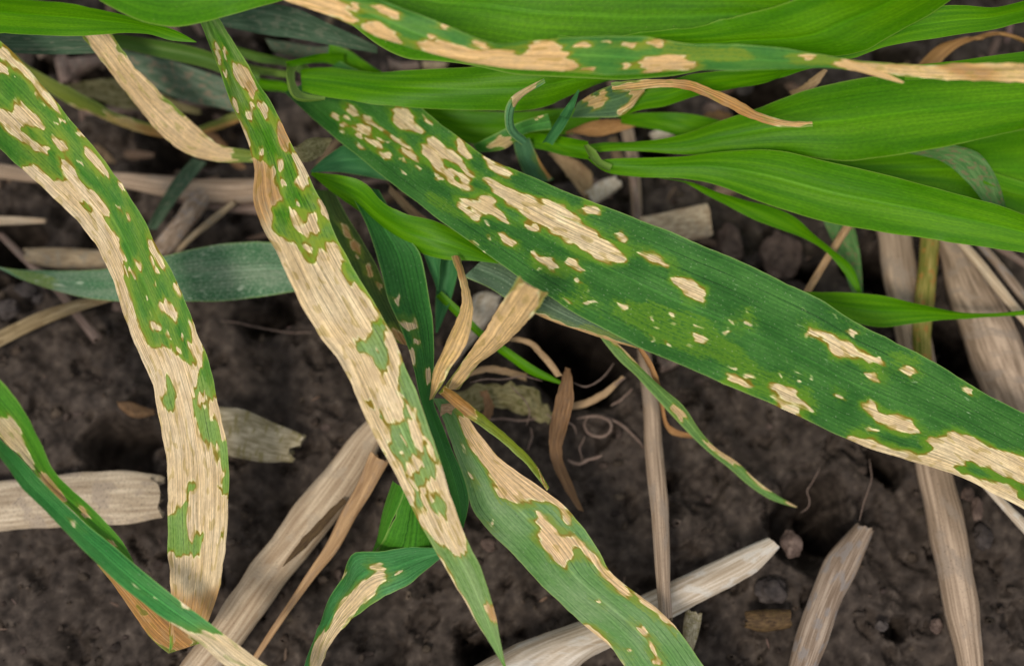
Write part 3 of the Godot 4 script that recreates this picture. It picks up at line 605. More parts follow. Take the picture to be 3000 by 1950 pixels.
	single("barley_leaf", "large lime green leaf filling the top centre behind the blistered leaf", "leaf", "", blade([-57.2,35,-57.9,-50.9,39.5,-58.3,-54.1,35.9,-56.7,-47.3,40.8,-57.2,-50.9,36.7,-55.6,-43.6,41.9,-56,-47.7,37.3,-54.4,-40.1,42.8,-54.9,-44.5,37.7,-53.3,-36.5,43.5,-53.7,-41.2,38,-52.1,-33,43.9,-52.6,-37.8,38.1,-51,-29.6,44.1,-51.5,-34.5,38,-49.8,-26.1,44,-50.3,-31,37.7,-47.8,-22.8,44,-50,-27.6,37.3,-45.6,-19.5,44,-49.8,-25,36.9,-42.2,-15.9,44,-49.5,-22,36.6,-39.3,-12.5,44,-49.4,-18.7,36.2,-36.9,-9.1,43.7,-49.3,-15.1,35.8,-35.4,-5.7,43.5,-49.3,-11.3,35.5,-35.2,-2.4,43.2,-49.3,-7.4,35.2,-34.9,0.9,43,-49.3,-3.6,35,-34.2,4.2,43,-49.1,0.2,35,-33.3,7.4,43,-49,4.1,35,-33,10.7,43,-48.8,8,35,-32.8,14,43,-48.7,11.9,35,-32.6,17.3,43,-48.5,15.8,35,-32.4,20.6,43,-48.4,19.6,35,-32.7,23.9,43,-48.2,23.6,35,-33.1,27.1,43,-47.7,27.5,35,-34,30.4,43,-47,31.4,35,-34.8,33.6,43,-46.2,35.4,35,-35.2,36.8,43,-45.5,39.3,35,-35.5,40,43,-44.8], -0.12, 107, 36, 0.0), skin("green_leaf"))
	single("barley_leaf", "smooth green leaf with a bright lime rim, lying over the large lime leaf", "leaf", "", blade([4.3,37,-34.5,6.7,39,-37.5,8.5,37,-35.1,9.5,39.4,-36.8,12.7,37,-35.3,12.3,39.8,-36.1,16.9,37,-35.1,15,40.2,-36.5,21,37,-35.6,17.7,40.6,-36.9,25.2,37,-36,20.5,41,-37,29.4,37,-35.8,23.2,41.4,-37.1,33.6,37,-35.6,26,41.7,-37.4,37.9,37,-35.6,28.7,42.3,-37.8,42.1,37,-35.4,31.3,43.1,-38.1,46.4,37,-35.2,33.9,43.9,-38.5,50.6,37.4,-35.7,36.5,44.7,-39,54.3,37.8,-37.9,39.1,45.5,-39.5,58.1,38.3,-40,41.6,46.6,-40,61.8,39.2,-42.1,43.9,48.3,-40.2,65.5,40,-44.5,46.2,50,-40.3,68.6,40.7,-45.8,49.4,50.6,-41.6,71.6,41.2,-47.1,52.7,51,-42.9,74.4,41.5,-48.3,56.1,51,-44.3,77.2,41.7,-49.6,59.6,50.9,-45.7,79.9,41.7,-50.8,63.2,50.5,-47.1,82.5,41.6,-52,66.8,49.8,-48.5,85,41.4,-53.2,70.6,48.9,-50], 0.06, 85, 32, 0.0), skin("green_leaf"))
	single("barley_leaf", "blistered leaf with a ragged tan lower margin, running along under the lime leaves", "leaf", "", blade([-51.4,48.7,-59.7,-47.4,49.4,-59.3,-49.2,49.4,-57.4,-44.8,50.2,-56.9,-46.8,49.9,-55,-42.2,50.8,-54.5,-44.5,50.3,-52.6,-39.6,51.2,-52.1,-42.2,50.6,-50.2,-37.1,51.5,-49.7,-39.8,50.6,-47.8,-34.6,51.6,-47.3,-37.4,50.6,-45.5,-32.1,51.6,-44.9,-35,50.4,-43.1,-29.6,51.4,-42.5,-32.5,50,-40.7,-27.1,51,-40.1,-31.4,49.6,-37.6,-23.5,50.6,-38.6,-28,49.2,-36.3,-20.4,50.2,-37.6,-24.6,48.8,-35.2,-17.2,49.8,-36.8,-21.3,48.5,-33.8,-14.1,49.5,-35.6,-18,48.1,-32.3,-11,49.1,-34.6,-14.6,48,-31.1,-8,49,-33.3,-11.2,48,-30.1,-5,49,-31.8,-7.7,48,-29.1,-1.9,49,-30.9,-4.1,47.7,-28.5,1.4,48.7,-31.4,-0.5,47.3,-28.2,4.7,48.3,-31.9,3,47,-28.1,8,48,-32.4,6.6,46.6,-28,11.3,47.6,-32.7,10.2,46.3,-27.9,14.6,47.3,-32.9,13.7,46,-27.8,17.9,46.9,-33,17.3,46,-28,21.2,46.5,-32.6,20.9,46,-28.3,24.5,46.2,-32.3,24.5,46,-28.4,27.8,46,-32.5,28.1,46,-28.5,31.1,46,-32.4,31.7,46,-28.5,34.4,46,-32.1,35.3,45.8,-28.7,37.7,45.8,-31.7,38.9,45.4,-29,40.9,45.4,-31.4,42.5,45.1,-29.3,44.2,45.1,-30.9,46.1,45,-29,47.4,45,-30.1,49.6,45,-28.1,50.4,45,-28.8,53,45,-27,53.4,45,-27.3], -0.08, 126, 36, 0.3), skin("T4"))
	single("dry_leaf", "pale tan dried leaf entering level from the side, over the broad green blades", "dry leaf", "", blade([46.3,44,-31.1,46.7,44,-30.3,49.8,44.6,-30.4,50.1,44,-29,53.3,45.2,-29.9,53.6,44.2,-28.5,56.8,45.8,-29.4,57.1,44.8,-27.9,60.3,46.5,-29.3,60.6,45.5,-27.3,63.9,47.1,-29,64.1,46,-26.9,67.3,47.7,-28.7,67.8,46,-26.7,70.8,48.4,-28.4,71.4,46.4,-26.3,74.3,49,-28.1,74.9,47,-25.7,77.8,49.5,-27.6,78.4,47.5,-25.2,81.3,49.9,-27.1,81.9,47.9,-24.8,84.8,50,-26.6,85.4,48.1,-24.3,88.3,49.9,-26,88.9,48,-23.9,91.9,49.5,-25.5,92.3,47.8,-23.4,95.4,49,-25,95.8,47.4,-23,98.9,48.3,-24.4,99.3,46.8,-22.6], -0.12, 59, 20, 0.45), skin("T5"))
	t = thing("barley_tiller", "green leaf emerging level from a pale curled collar, below the blistered leaf", "barley shoot", "")
	put("leaf_blade", blade([-32.1,24,-35.8,-32.8,22,-40.6,-28.4,24.4,-34.7,-29,22.7,-40.5,-24.7,24.7,-34,-25.3,23.4,-39.8,-21.1,25,-33.3,-21.5,24.2,-39.1,-17.4,25,-32.9,-17.7,25.3,-38.6,-13.6,25,-32.6,-14,26.4,-38.3,-9.9,25,-32.4,-10.2,27.3,-38.1,-6.1,25,-32.3,-6.4,28.1,-37.9,-2.2,25,-32.3,-2.7,28.9,-38,1.6,25,-32.2,1.1,29.6,-38.1,5.4,25,-33,4.8,30.4,-38.1,9,25,-34.8,8.6,31.1,-38.1,12.7,25,-36.3,12.3,31.5,-38.1,16.5,25,-37.4,16.1,31.8,-38,20.4,25.2,-37.7,19.8,32.2,-37.9,24.3,25.6,-37.9,23.5,32.6,-37.7,28.2,26,-38.2,27.2,33,-37.5], 0.14, 67, 28, 0.0), skin("green_leaf"), t)
	put("collar", blade([-34.5,25,-40.3,-33.1,22,-41.6,-33.9,27.2,-36.7,-33.4,24.2,-38.5,-32.4,28,-32.9,-32,25,-35.3,-28.4,26,-33.6,-28.4,25,-34.5], -0.2, 16, 12, 0.0), skin("green_pale"), t)
	put("auricle", blade([-34.8,25,-40.3,-34,24,-39.9,-32.1,23.3,-42,-31.6,21.3,-41.9,-29.7,20.8,-43.9,-29.2,18.8,-43.2,-26.8,18,-45.4,-26.4,17,-43.1], -0.15, 16, 14, 0.0), skin("green_leaf"), t)
	single("barley_leaf", "yellow-green leaf tip slanting beneath the thin tan hooked strip", "leaf", "", blade([16.3,20,-33.1,17.7,22,-34.8,19.9,21.2,-34.1,20.5,23.8,-36.5,23.6,22.4,-34.2,23.9,25.6,-36.8,27.3,23.7,-35,27.1,27.5,-37.1,31,24.9,-35.3,30.6,28.9,-36.8,34.7,26.1,-35.5,34.2,30.1,-36.4,38.4,27.4,-35.8,37.7,31.4,-36.1,42.1,28.7,-36.5,41.3,32.3,-36,45.8,30,-37.3,45,33,-36.1], 0.1, 34, 20, 0.0), skin("green_leaf"))
	single("dry_leaf", "thin tan strip bent like a hook over the broad blade, ending in a soft tip", "dry leaf", "", blade([14.7,30,-34.4,14.9,30,-32.9,18.4,31.2,-34.3,18.6,30.6,-33,22.1,32.2,-33.9,22.4,31.2,-33.1,25.9,32.9,-33.4,25.9,31.9,-32.3,29.3,33.5,-31.7,29.2,32.5,-30.5,32.5,34.1,-29.8,32.3,33.1,-28.4,35.5,34.7,-27.5,35.6,33.7,-26.5,38.9,35.3,-26,39.2,34.3,-25.3,42.7,36,-25.5,43,35,-25.2], -0.2, 34, 12, 0.45), skin("T10"))
	single("barley_leaf", "short grey-green leaf end with round tan blisters, beside the hooked strip", "leaf", "", blade([9.1,21,-32.9,10,22,-34.8,13,22.2,-32.4,12.8,25.4,-35.2,17.1,23.5,-32.3,16.2,27.5,-35.6,20.3,25,-35.3,20.3,28,-35.8], -0.08, 16, 18, 0.0), skin("T9"))
	single("barley_leaf", "small grey-green curl with a tan tip, hooked upright before the level leaf", "leaf", "", blade([4.6,36,-32.2,4.8,36,-31.5,-0.3,35.6,-29.2,0.9,33.8,-29.6,-0.9,29.8,-27.1,0.3,28.8,-28.3,1.5,24,-27,2.2,24,-28.2], 0.22, 19, 14, 0.0), skin("T7"))
	single("barley_leaf", "pointed blue-green spike standing up beside the small curl", "leaf", "", blade([9.4,38,-29.5,9.5,38,-29.1,7.9,32.8,-29.4,9,31.8,-29.3,6.6,27.1,-29.6,8.1,26.1,-29.4,4.6,22,-28.1,6.2,21,-28.3], -0.2, 19, 14, 0.0), skin("green_blue"))
	single("barley_leaf", "ragged green leaf base with tan scraps, spreading below the small curl", "leaf", "", blade([-6.1,18,-29.6,-5.2,18,-28.4,-2.5,20.6,-30.4,-1.2,19,-28.5,1.4,22,-31.8,2.2,20.3,-30.5,5.5,22,-33.1,6.2,21,-30.9], 0.1, 16, 14, 0.0), skin("U8a"))
	single("barley_leaf", "blue-green leaf stub with an orange dead edge, pointing down under the curl", "leaf", "", blade([0.2,19,-29.7,2.7,19,-30.4,0.7,16.1,-28.6,3.7,17.1,-28.8,1.6,14,-27.1,5,15,-27.2,2.8,12,-25.7,6.6,13,-25.8], 0.1, 16, 16, 0.0), skin("U8"))
	single("dry_leaf", "tan dead leaf scrap folded beside the pale straw, under the branching shoot", "dry leaf", "", blade([5.9,8,-32.6,7.7,9,-32.2,8.1,7.7,-30,10.6,9.7,-30.4,10.2,6.4,-27.6,13,7.8,-29,12.6,5,-25.2,13.3,5,-26.7], -0.14, 16, 14, 0.45), skin("dead_tan"))
	single("dry_leaf", "orange-tan dead strip lying under the blistered leaf end", "dry leaf", "", blade([8.4,16,-32.7,9.4,15,-33,12.3,17,-34,13.3,14.6,-32.5,16.2,16.3,-34.7,17,14,-33.5,20.4,15,-34.8,20.7,14,-34.8], -0.15, 16, 12, 0.45), skin("dead_orange"))
	t = thing("barley_tiller", "branching shoot whose two broad green blades fan out to the side edge", "barley shoot", "")
	put("leaf_blade", blade([11.1,20,-28.7,13.4,21,-27.1,15,20.7,-28.9,17.2,21.4,-27.2,18.8,21.4,-28.7,20.9,21.7,-26.9,22.7,22.2,-28.8,24.5,22.1,-26.4,26.5,22.9,-29.4,28.3,22.5,-26.1,30.2,23.6,-30.6,32,22.8,-26.3,33.9,24.4,-31.6,35.8,23.2,-26.2,37.6,25.1,-32.7,39.6,23.6,-26,41.4,25.9,-34,43.4,23.9,-25.4,45.2,26.3,-35.2,47.1,24,-24.7,49.1,26.7,-36,50.9,24,-24.4,52.9,27.1,-36.6,54.7,24,-24.9,56.7,27.4,-37,58.4,24,-25.4,60.5,27.8,-37.3,62.2,24,-26.1,64.3,28.2,-37.3,66,24,-26.8,68.1,28.5,-37.3,69.8,24,-27.7,71.9,28.9,-37.3,73.5,24,-28.6,75.7,29.3,-37.2,77.4,24,-29.5,79.4,29.6,-37.4,81.2,24,-30.4,83.2,30,-37.6,85,24,-31.3,87,30.1,-38.1,88.7,24.1,-31.8,90.8,29.9,-38.6,92.5,24,-32.4,94.6,29.5,-39.1,96.3,23.8,-33,98.4,28.9,-39.5,100,23.3,-33.7,102.2,28,-39.9,103.8,22.7,-34.4,106,26.9,-40.3,107.5,22,-35.1,109.9,25.5,-40.6,111.2,21,-35.9], 0.13, 110, 36, 0.0), skin("green_leaf"), t)
	put("leaf_blade", blade([12.3,22,-25.3,11.2,22,-25.8,16,22.7,-25.4,14.2,22,-23.5,19.5,23.4,-25.2,17.8,22,-22.8,23,24.1,-25,21.4,22.1,-22.5,26.5,24.7,-25,25.1,22.4,-22.3,30,25.4,-25.2,28.7,22.7,-21.7,33.6,26,-25.3,32.2,23,-20.5,37.2,26.4,-25.3,35.6,23,-19,40.7,26.8,-24.8,39.1,23,-17.6,44.1,27.1,-23.8,42.5,23.1,-16.4,47.4,27.4,-22.8,45.9,23.4,-15.2,50.8,27.8,-21.8,49.4,23.8,-14.2,54.2,28.1,-20.8,53,24,-13.5,57.5,28.5,-19.7,56.7,24,-12.8,60.8,28.9,-18.5,60.3,24,-12.3,64.2,29,-17.4,63.9,24.2,-11.6,67.6,29,-16.4,67.5,24.6,-10.9,71.1,29,-15.4,71,24.9,-10.2,74.3,29,-14,74.7,25,-9.6,77.5,29,-12.4,78.4,25,-9,80.7,29,-10.8,82,25,-8.3,84.1,28.9,-9.7,85.4,24.9,-7.2,87.5,28.6,-8.6,88.9,24.6,-6.1,91,28,-7.5,92.3,24.2,-5,94.4,27.2,-6.3,95.7,23.5,-4,97.9,26.2,-5.1,99,22.7,-2.9,101.3,25,-3.9,102.4,21.7,-1.9,104.8,23.5,-2.7,105.8,20.5,-0.8], -0.13, 107, 36, 0.0), skin("green_leaf"), t)
	put("collar", blade([10.7,25,-26.8,11.5,24,-27.2,11.5,26,-24.5,12.7,24,-26,12.9,25.4,-23.1,13.7,23.4,-24.8,14.9,24,-22.7,15.2,23,-24.2], -0.2, 16, 10, 0.0), skin("green_pale"), t)
	put("sheath", blade([1.1,17,-32,1.1,16,-30.2,4.6,18.9,-31.1,4.6,17.9,-28.9,7.9,20.8,-29.8,7.9,19.8,-27.1,11.6,22,-28.5,11.7,21,-25.9], -0.3, 16, 16, 0.0), skin("green_leaf"), t)
	single("barley_leaf", "slim green leaf narrowing to a downward tip between the shoot and the broad leaf", "leaf", "", blade([23.1,22,-22.5,22.1,21,-23.1,27.3,21.3,-22.1,26.2,20.3,-22.5,31.3,20.7,-20.8,29.8,19.3,-20.8,35.3,20,-19.8,33.6,18,-19.3,39.5,19.3,-19,37.3,17.3,-17.5,43.4,18.3,-17.6,41.2,16.3,-16.4,46.4,17,-15.4,45.4,15,-15.3,49.8,15.6,-13.1,48.9,14.3,-13.3,53.1,14,-10.7,51.6,13.3,-10.5,54.7,12,-7.3,54,12,-7.3], -0.08, 42, 20, 0.0), skin("green_leaf"))
	single("barley_leaf", "faded grey-green leaf hanging behind the slim tip, with a rusty edge", "leaf", "", blade([49.5,10,-21.2,54.1,11,-20.8,51.3,9,-17.1,55.2,10,-16.8,53,8,-12.9,55.8,9,-12.6,54.4,8,-8.3,56,8,-8.3], -0.1, 16, 14, 0.0), skin("dusty_green"))
	single("barley_leaf", "bright leaf twisting to a thread over the straws at the side edge", "leaf", "", blade([43.1,15,-6.7,45.6,13,-4.5,47.2,15,-6.5,49.4,13,-3.5,51.4,15.2,-6.4,53.1,13,-2.2,55.4,15.8,-5.9,57,13,-1.4,59.3,16,-5.1,61,13,-1.9,63.3,15.9,-4.1,65,13,-2.5,67.4,15.3,-3.4,68.8,13,-2.7,71.5,14.8,-3.2,72.7,13,-3,75.7,14.2,-3.5,76.5,13,-3.2,79.8,14,-4,80.3,13,-3.4,83.9,14,-4.2,84.2,13,-3.6,87.9,13.9,-4.5,88.2,12.9,-3.8,91.9,13.6,-4.7,92.2,12.6,-4.1,95.9,13.1,-4.9,96.2,12.1,-4.3,99.9,12.3,-5.2,100.2,11.4,-4.6,103.9,11.4,-5.4,104.2,10.5,-4.8,107.9,10.2,-5.6,108.1,9.4,-5.1,111.9,8.9,-5.8,112.1,8.1,-5.3], -0.1, 75, 20, 0.0), skin("green_leaf"))
	single("barley_leaf", "green leaf spreading to the corner above the dried tan leaf", "leaf", "", blade([45.8,34,-35.6,48.4,33,-39.3,49.8,34,-36.4,51.8,33.5,-40.9,53.6,34,-37.9,55.1,34.2,-42.4,57.6,34,-38.9,58.6,35.3,-43.3,61.7,34,-39.5,62.1,36.2,-43.6,65.8,34,-40.2,65.8,36.8,-43.4,70,34,-40.9,69.4,37.3,-42.8,74,34,-41.9,73,37.9,-43.2,78.1,34,-43.1,76.5,38.9,-43.7,82.3,34,-44.4,79.8,40,-44.2,86,34.5,-45.3,83.6,40.4,-45.1,89.8,34.8,-46.2,87.3,40.7,-46,93.5,34.9,-47,91.1,40.6,-46.9,97.2,34.9,-47.9,94.9,40.4,-47.8,100.9,34.7,-48.8,98.7,39.9,-48.7,104.6,34.3,-49.7,102.6,39.2,-49.6,108.3,33.7,-50.6,106.4,38.2,-50.5], -0.06, 69, 28, 0.0), skin("green_leaf"))
	single("barley_leaf", "green leaf sliver showing just above the dried tan leaf at the side edge", "leaf", "", blade([58.6,30,-37.1,59,28,-35.8,62.7,30,-37.6,63.2,28,-36,66.9,30,-38.1,67.3,28,-36.3,71,30,-38.7,71.5,28,-36.4,75.2,30,-39.3,75.6,28,-36.6,79.3,30,-39.8,79.8,28,-36.7,83.5,30,-40.4,83.9,28,-36.7,87.7,29.9,-40.7,88.1,27.9,-37,91.8,29.4,-40.9,92.2,27.5,-37.3,96,28.7,-41.1,96.4,26.8,-37.7,100.2,27.7,-41.3,100.5,25.9,-38,104.3,26.4,-41.5,104.7,24.7,-38.4,108.5,24.8,-41.6,108.8,23.2,-38.9], -0.06, 55, 20, 0.0), skin("green_leaf"))
	single("dry_leaf", "brown dried strip arching beneath the corner leaf", "dry leaf", "", blade([64.6,18,-43.3,67.8,18,-43.3,67.8,20.1,-45.9,70.5,20,-45.4,72,22,-46.1,74.3,21,-46.5,76.5,22,-46.9,78.3,20.9,-46.9,80.8,22,-45.8,82.2,20,-45.6,85.4,21,-44.8,85.8,20,-44.1,89.5,20.4,-43.5,89.9,19.4,-42.8,93.6,19.5,-42.2,94,18.5,-41.5,97.7,18.3,-40.9,98,17.3,-40.2,101.8,16.8,-39.6,102.1,15.9,-39,105.9,15,-38.3,106.2,14.2,-37.7,110.1,13,-37,110.3,12.2,-36.4], -0.15, 52, 12, 0.45), skin("dead_orange"))
	single("barley_leaf", "shaded green leaf wedge between the two blades of the branching shoot", "leaf", "", blade([46.8,18,-27.7,46.9,17,-25.9,50.9,18,-27.4,51,17,-25.1,55.1,18,-27.4,55.2,17,-24.4,59.4,18,-28,59.3,17,-23.5,63.6,18,-28.7,63.4,17,-22.6,67.9,18,-29.8,67.5,17,-21.6,72.2,18,-30.9,71.6,17,-20.5,76.5,18,-31.6,75.7,17,-19.4,80.8,18,-32.3,79.8,17,-18.3,85,17.9,-32,83.9,16.9,-18.2,89.2,17.4,-31.7,88.1,16.5,-18.1,93.3,16.7,-31.2,92.3,15.8,-18.1,97.5,15.7,-30.7,96.6,14.8,-18.3,101.6,14.4,-30,100.8,13.6,-18.5,105.8,12.9,-29.3,105,12.1,-18.8], 0.05, 65, 20, 0.0), skin("green_leaf"))
	single("barley_leaf", "grey-green leaf with brown dusty streaks bending down over the shaded wedge", "leaf", "", blade([61,21,-26.9,66.8,22,-28.1,65.8,21,-25.7,71.4,22,-26.5,69.8,19.7,-23,74.3,20.7,-22.7,73.3,18,-19.6,76,19,-18.3], -0.1, 16, 18, 0.0), skin("dusty_green"))
	single("barley_leaf", "small green leaf strip crossing behind the brown-streaked leaf at the edge", "leaf", "", blade([72.6,20,-24.7,72.4,20,-22.4,76.9,20,-23.2,76.6,20,-20.9,81.1,20,-21.7,80.9,20,-19.8,85.4,20,-20.5,85.2,20,-18.6,89.7,19.9,-19.3,89.5,19.9,-17.4,94,19.4,-18,93.8,19.4,-16.2,98.3,18.8,-16.8,98.1,18.8,-15,102.6,17.8,-15.5,102.4,17.8,-13.8,106.9,16.5,-14.2,106.7,16.5,-12.7,111.2,15,-12.9,111,15,-11.5], -0.1, 44, 14, 0.0), skin("green_leaf"))
	single("barley_leaf", "weathered leaf with orange lower edge crossing at the side edge", "leaf", "", blade([72.2,15,-30.9,73.3,15,-30.1,77.7,15,-31.9,78.8,14,-28.9,83.4,14,-31.9,83.8,13,-27.2,89.1,14,-31.1,88.8,13,-25.1,94.4,13.8,-29.6,94.2,12.8,-23.7,99.7,13.1,-28.1,99.5,12.2,-22.4,105.1,12.1,-26.5,104.8,11.1,-21.1,110.4,10.6,-24.9,110.2,9.7,-19.9,115.7,8.7,-23.2,115.5,8,-18.7], -0.1, 49, 14, 0.0), skin("dusty"))
	single("barley_leaf", "glossy lime leaf folded at its base, tip touching the broad spotted leaf", "leaf", "", blade([-30.1,24,-22.6,-30.6,22,-23.1,-25.9,24,-22.2,-27.4,21,-20.5,-22.1,24,-20.8,-24.1,20,-18.4,-19.3,24,-17.8,-20.8,20,-16,-16,23.9,-16,-17.5,20,-13.4,-12.1,23,-15.4,-14,20.1,-11.2,-8.5,22,-14,-10,21,-9.8,-5.2,22.1,-11.5,-5.9,22,-9.3,-2.1,23,-8.7,-2,23,-8.5], 0.1, 35, 22, 0.0), skin("green_leaf"))
	single("barley_leaf", "green leaf wedge widening beneath the upper end of the broad spotted leaf", "leaf", "", blade([-31,20,-24.5,-30.8,21,-23.8,-28.4,20,-27.1,-26.9,20,-24.3,-25.4,20,-29,-22.9,19,-24,-22.1,19,-29.4,-19.1,18,-23.6], 0.08, 16, 16, 0.0), skin("green_blue"))
	single("dry_leaf", "stiff tan leaf stub with a clean cut end, leaning over the broad spotted leaf", "dry leaf", "", blade([1,40,-1.3,4.9,39,0.8,-0.8,35.5,0.2,3.2,34.5,2.3,-2.7,31.6,2.2,0.9,29.8,3.7,-4.8,27.7,4.4,-1.8,25.7,5.3,-7.3,23.6,6.7,-5,22.4,6.9,-10,20,9.7,-7.8,20,9.9], 0.16, 28, 24, 0.45), skin("C2a"))
	single("dry_leaf", "twisted tan leaf narrowing upward beside the cut stub, sharing its base", "dry leaf", "", blade([-9,24,-9.3,-7.8,23,-9.6,-7.7,26.4,-4.8,-6.5,25.5,-5,-7.2,28.4,-0.4,-5.6,28.7,-0.2,-9.1,28,4.2,-6.3,30,5.2,-11.3,24.9,8.1,-8.9,27.4,8.9,-12,22,12,-11.4,23,12], 0.16, 29, 20, 0.45), skin("C2b"))
	single("dry_leaf", "olive-brown shrivelled leaf tapering from the tan base to a pale thread tip", "dry leaf", "", blade([-9.8,24,10.2,-10.7,22,10.9,-6.5,24,12.6,-7.4,22,13.7,-3.2,24,15.3,-4,22,16.2,0,24,18.2,-0.6,22,18.8,3,23.2,21.1,2.4,21.2,21.6,5.2,22,24.6,5,21,25], -0.2, 23, 14, 0.45), skin("C3"))
	single("barley_leaf", "thin green blade passing behind the cut tan stub to a pointed tip", "leaf", "", blade([-10.8,16,-6.4,-11.7,15,-5.8,-7.4,15,-3.4,-8.3,14,-2.6,-4.1,14,-0.3,-4.8,13,0.4,-0.3,13,2.1,-1,12,3.1,3.5,12,4.5,2.9,11,5.6,7.6,11,6.6,7.4,11,7.1], 0.2, 26, 12, 0.0), skin("green_leaf"))
	single("barley_leaf", "short blue-green spike dangling under the lime folded leaf", "leaf", "", blade([-13.5,20,-11.5,-10.7,20,-10.9,-12.9,18,-10.1,-10.9,19,-9.3,-12.1,17,-8.2,-11,17.9,-7.6,-11.5,16,-6.4,-11.2,16,-6.4], -0.15, 16, 12, 0.0), skin("green_blue"))
	single("barley_leaf", "longer blue-green spike, its tip hanging beside the tan twisted leaf", "leaf", "", blade([-11.2,17,-11.9,-7.9,17,-11.9,-11.6,15.7,-8.1,-8.6,16,-7.9,-11.8,14.3,-4.4,-9.8,15.3,-3.9,-11.8,13,-0.6,-11.5,13,-0.6], -0.18, 16, 14, 0.0), skin("green_blue"))
	single("barley_leaf", "weathered grey leaf with a brown margin, just under the broad spotted leaf", "leaf", "", blade([-7.3,20,-7.4,-4.1,21,-10.1,-3.7,20,-5.8,-0.4,21,-8.5,-0.3,20,-3.6,3,21,-6.4,3.2,20,-1.7,6.4,21,-4.2,6.9,20,-0.1,9.8,21,-2,10.7,20,1.2,13.2,21,0.1,14.5,19.7,2.4,16.8,20.7,1.9,18.4,19,3.4,20.4,20,3.5], 0.02, 31, 20, 0.0), skin("greyleaf"))
	single("barley_leaf", "narrow leaf half tan half green, slanting down over bare soil to a fine tip", "leaf", "", blade([14.2,18,0.9,13.2,17,1.1,17.3,17.3,3.6,16,15.5,4.1,20.1,16.1,6.3,19,14.1,6.7,23.1,14.7,8.8,21.8,12.7,9.4,26.2,13.2,11.2,24.6,11.3,12.2,28.5,11.3,14.1,27.5,9.9,14.9,31.2,9.5,16.7,30.5,8.5,17.4,34.6,8.1,18.6,33.8,7.1,19.7,37.6,6.7,21.1,36.9,5.7,22.1,40.9,5.4,23.3,40.4,4.7,24.1,44.5,4,25.1,44.3,4,25.2], -0.12, 46, 16, 0.0), skin("C9"))
	single("dry_leaf", "brown shrivelled leaf bent over like a hanging rag in the middle of the soil", "dry leaf", "", blade([8.2,12,4.6,9,13,5.1,6.8,13.4,9.2,9.4,13.4,9.5,5.9,10.6,13.3,8.6,10.6,13.4,5.8,7.9,17.4,7.7,7.9,17.4,7.6,6.5,21.8,9.3,6.5,21.7,10.3,5,25.7,11.1,5,26], -0.2, 27, 16, 0.45), skin("dead_brown"))
	single("dry_leaf", "tan strip of dead leaf curving down to join the hanging brown rag", "dry leaf", "", blade([-0.9,9,-1,-0.9,8,-0.6,2.8,10.7,-0.1,2.4,9.7,0.5,5.4,12.3,2.8,4.6,11.3,3.2,7.7,13,6.2,6.8,12,6.2], -0.2, 16, 10, 0.45), skin("dead_tan"))
	single("dry_leaf", "tan thread-like dead strip dropping from the broad leaf's edge, curled at its end", "dry leaf", "", blade([19.1,19,2.8,18.6,19,3.2,21.7,15.4,5.7,21.1,15.4,6.6,23.2,11.2,9,22.6,11.2,10,24.4,8.1,12.9,24.4,7.1,13.9,28.4,5,13.8,28.6,5,14.5], -0.25, 24, 8, 0.45), skin("dead_orange"))
	single("dry_leaf", "crumpled papery yellow-grey dead leaf lying in the shade of the cut stub", "dry leaf", "", blade([-9.3,5,6.9,-8.4,4,11.8,-3.4,6.3,6,-4.1,5.7,9.8,2.6,6.6,6.5,1,4.4,10.4,6.6,4,10.2,5.9,3,11.6], 0.12, 18, 24, 2.2), skin("papery"))
	single("dry_leaf", "pale edge scrap of dead leaf above the crumpled papery one", "dry leaf", "", blade([-7.4,8,4.6,-7,7,5,-4.1,9,3.7,-3.8,8,4.5,-0.5,8.2,4,-0.5,7.2,4.9,2.5,6,4.3,2.3,5,5.3], -0.2, 16, 10, 0.6), skin("dead_tan"))
	single("dry_leaf", "yellowish dead leaf shred poking from the papery leaf toward the looped rootlet", "dry leaf", "", blade([8.4,5,9,8.9,4,9.7,11.6,6.3,8.5,12.3,5.3,9.3,14.6,7,7,15.3,6.7,7.7,17.4,7,4.8,17.7,7,5.1], -0.2, 16, 8, 0.6), skin("dead_tan"))
	single("dry_leaf", "brown crumpled leaf shred under the papery leaf's near side", "dry leaf", "", blade([-5.1,9,7.8,-3.8,9,7.6,-4.3,7.9,9.5,-2.9,8.7,9.8,-4.7,6.7,11,-3.4,6.7,11.5,-5.7,5,12,-4.7,5,12.4], -0.25, 16, 10, 0.8), skin("dead_brown"))
	single("dry_leaf", "pale folded shred of leaf at the foot of the cut stub", "dry leaf", "", blade([-10.4,19,11.9,-10.6,18,13.5,-8.6,18.9,11.9,-9.5,17.9,13,-7.3,18.1,12.9,-8.8,17.1,13.5,-8.3,17,14.3,-8.7,17,14.5], -0.25, 16, 10, 0.5), skin("dead_tan"))
	single("dry_leaf", "tan torn strip hanging beside the lime fold, behind the broad spotted leaf", "dry leaf", "", blade([-19.7,17,-23.8,-19.4,15,-23.1,-16.9,16,-21.5,-17.4,14,-20.8,-14.1,15,-19.2,-15.1,13,-18.8,-11,14,-17.3,-12.4,13,-16.9], -0.2, 16, 10, 0.3), skin("dead_tan"))
	single("dry_leaf", "brown leaf shred behind the thin yellowed arc, near the blotched leaf", "dry leaf", "", blade([-52.7,5,-38,-51,6,-38.1,-50.4,5,-35.7,-48.5,6,-36,-48.3,4,-33.6,-46.4,5,-33.7,-46,4,-31.2,-44.3,4,-31.5], -0.2, 16, 10, 0.6), skin("dead_brown"))
	single("dry_leaf", "mottled brown shred in the gap above the lower shoot blade's collar", "dry leaf", "", blade([28,9,-36.2,28.1,8,-35.2,30.7,9,-38.1,30.9,8,-36.7,33.6,9,-39.6,33.9,8,-37.8,36.6,8,-39.2,36.9,7,-38.2], -0.2, 16, 10, 0.8), skin("dead_brown"))
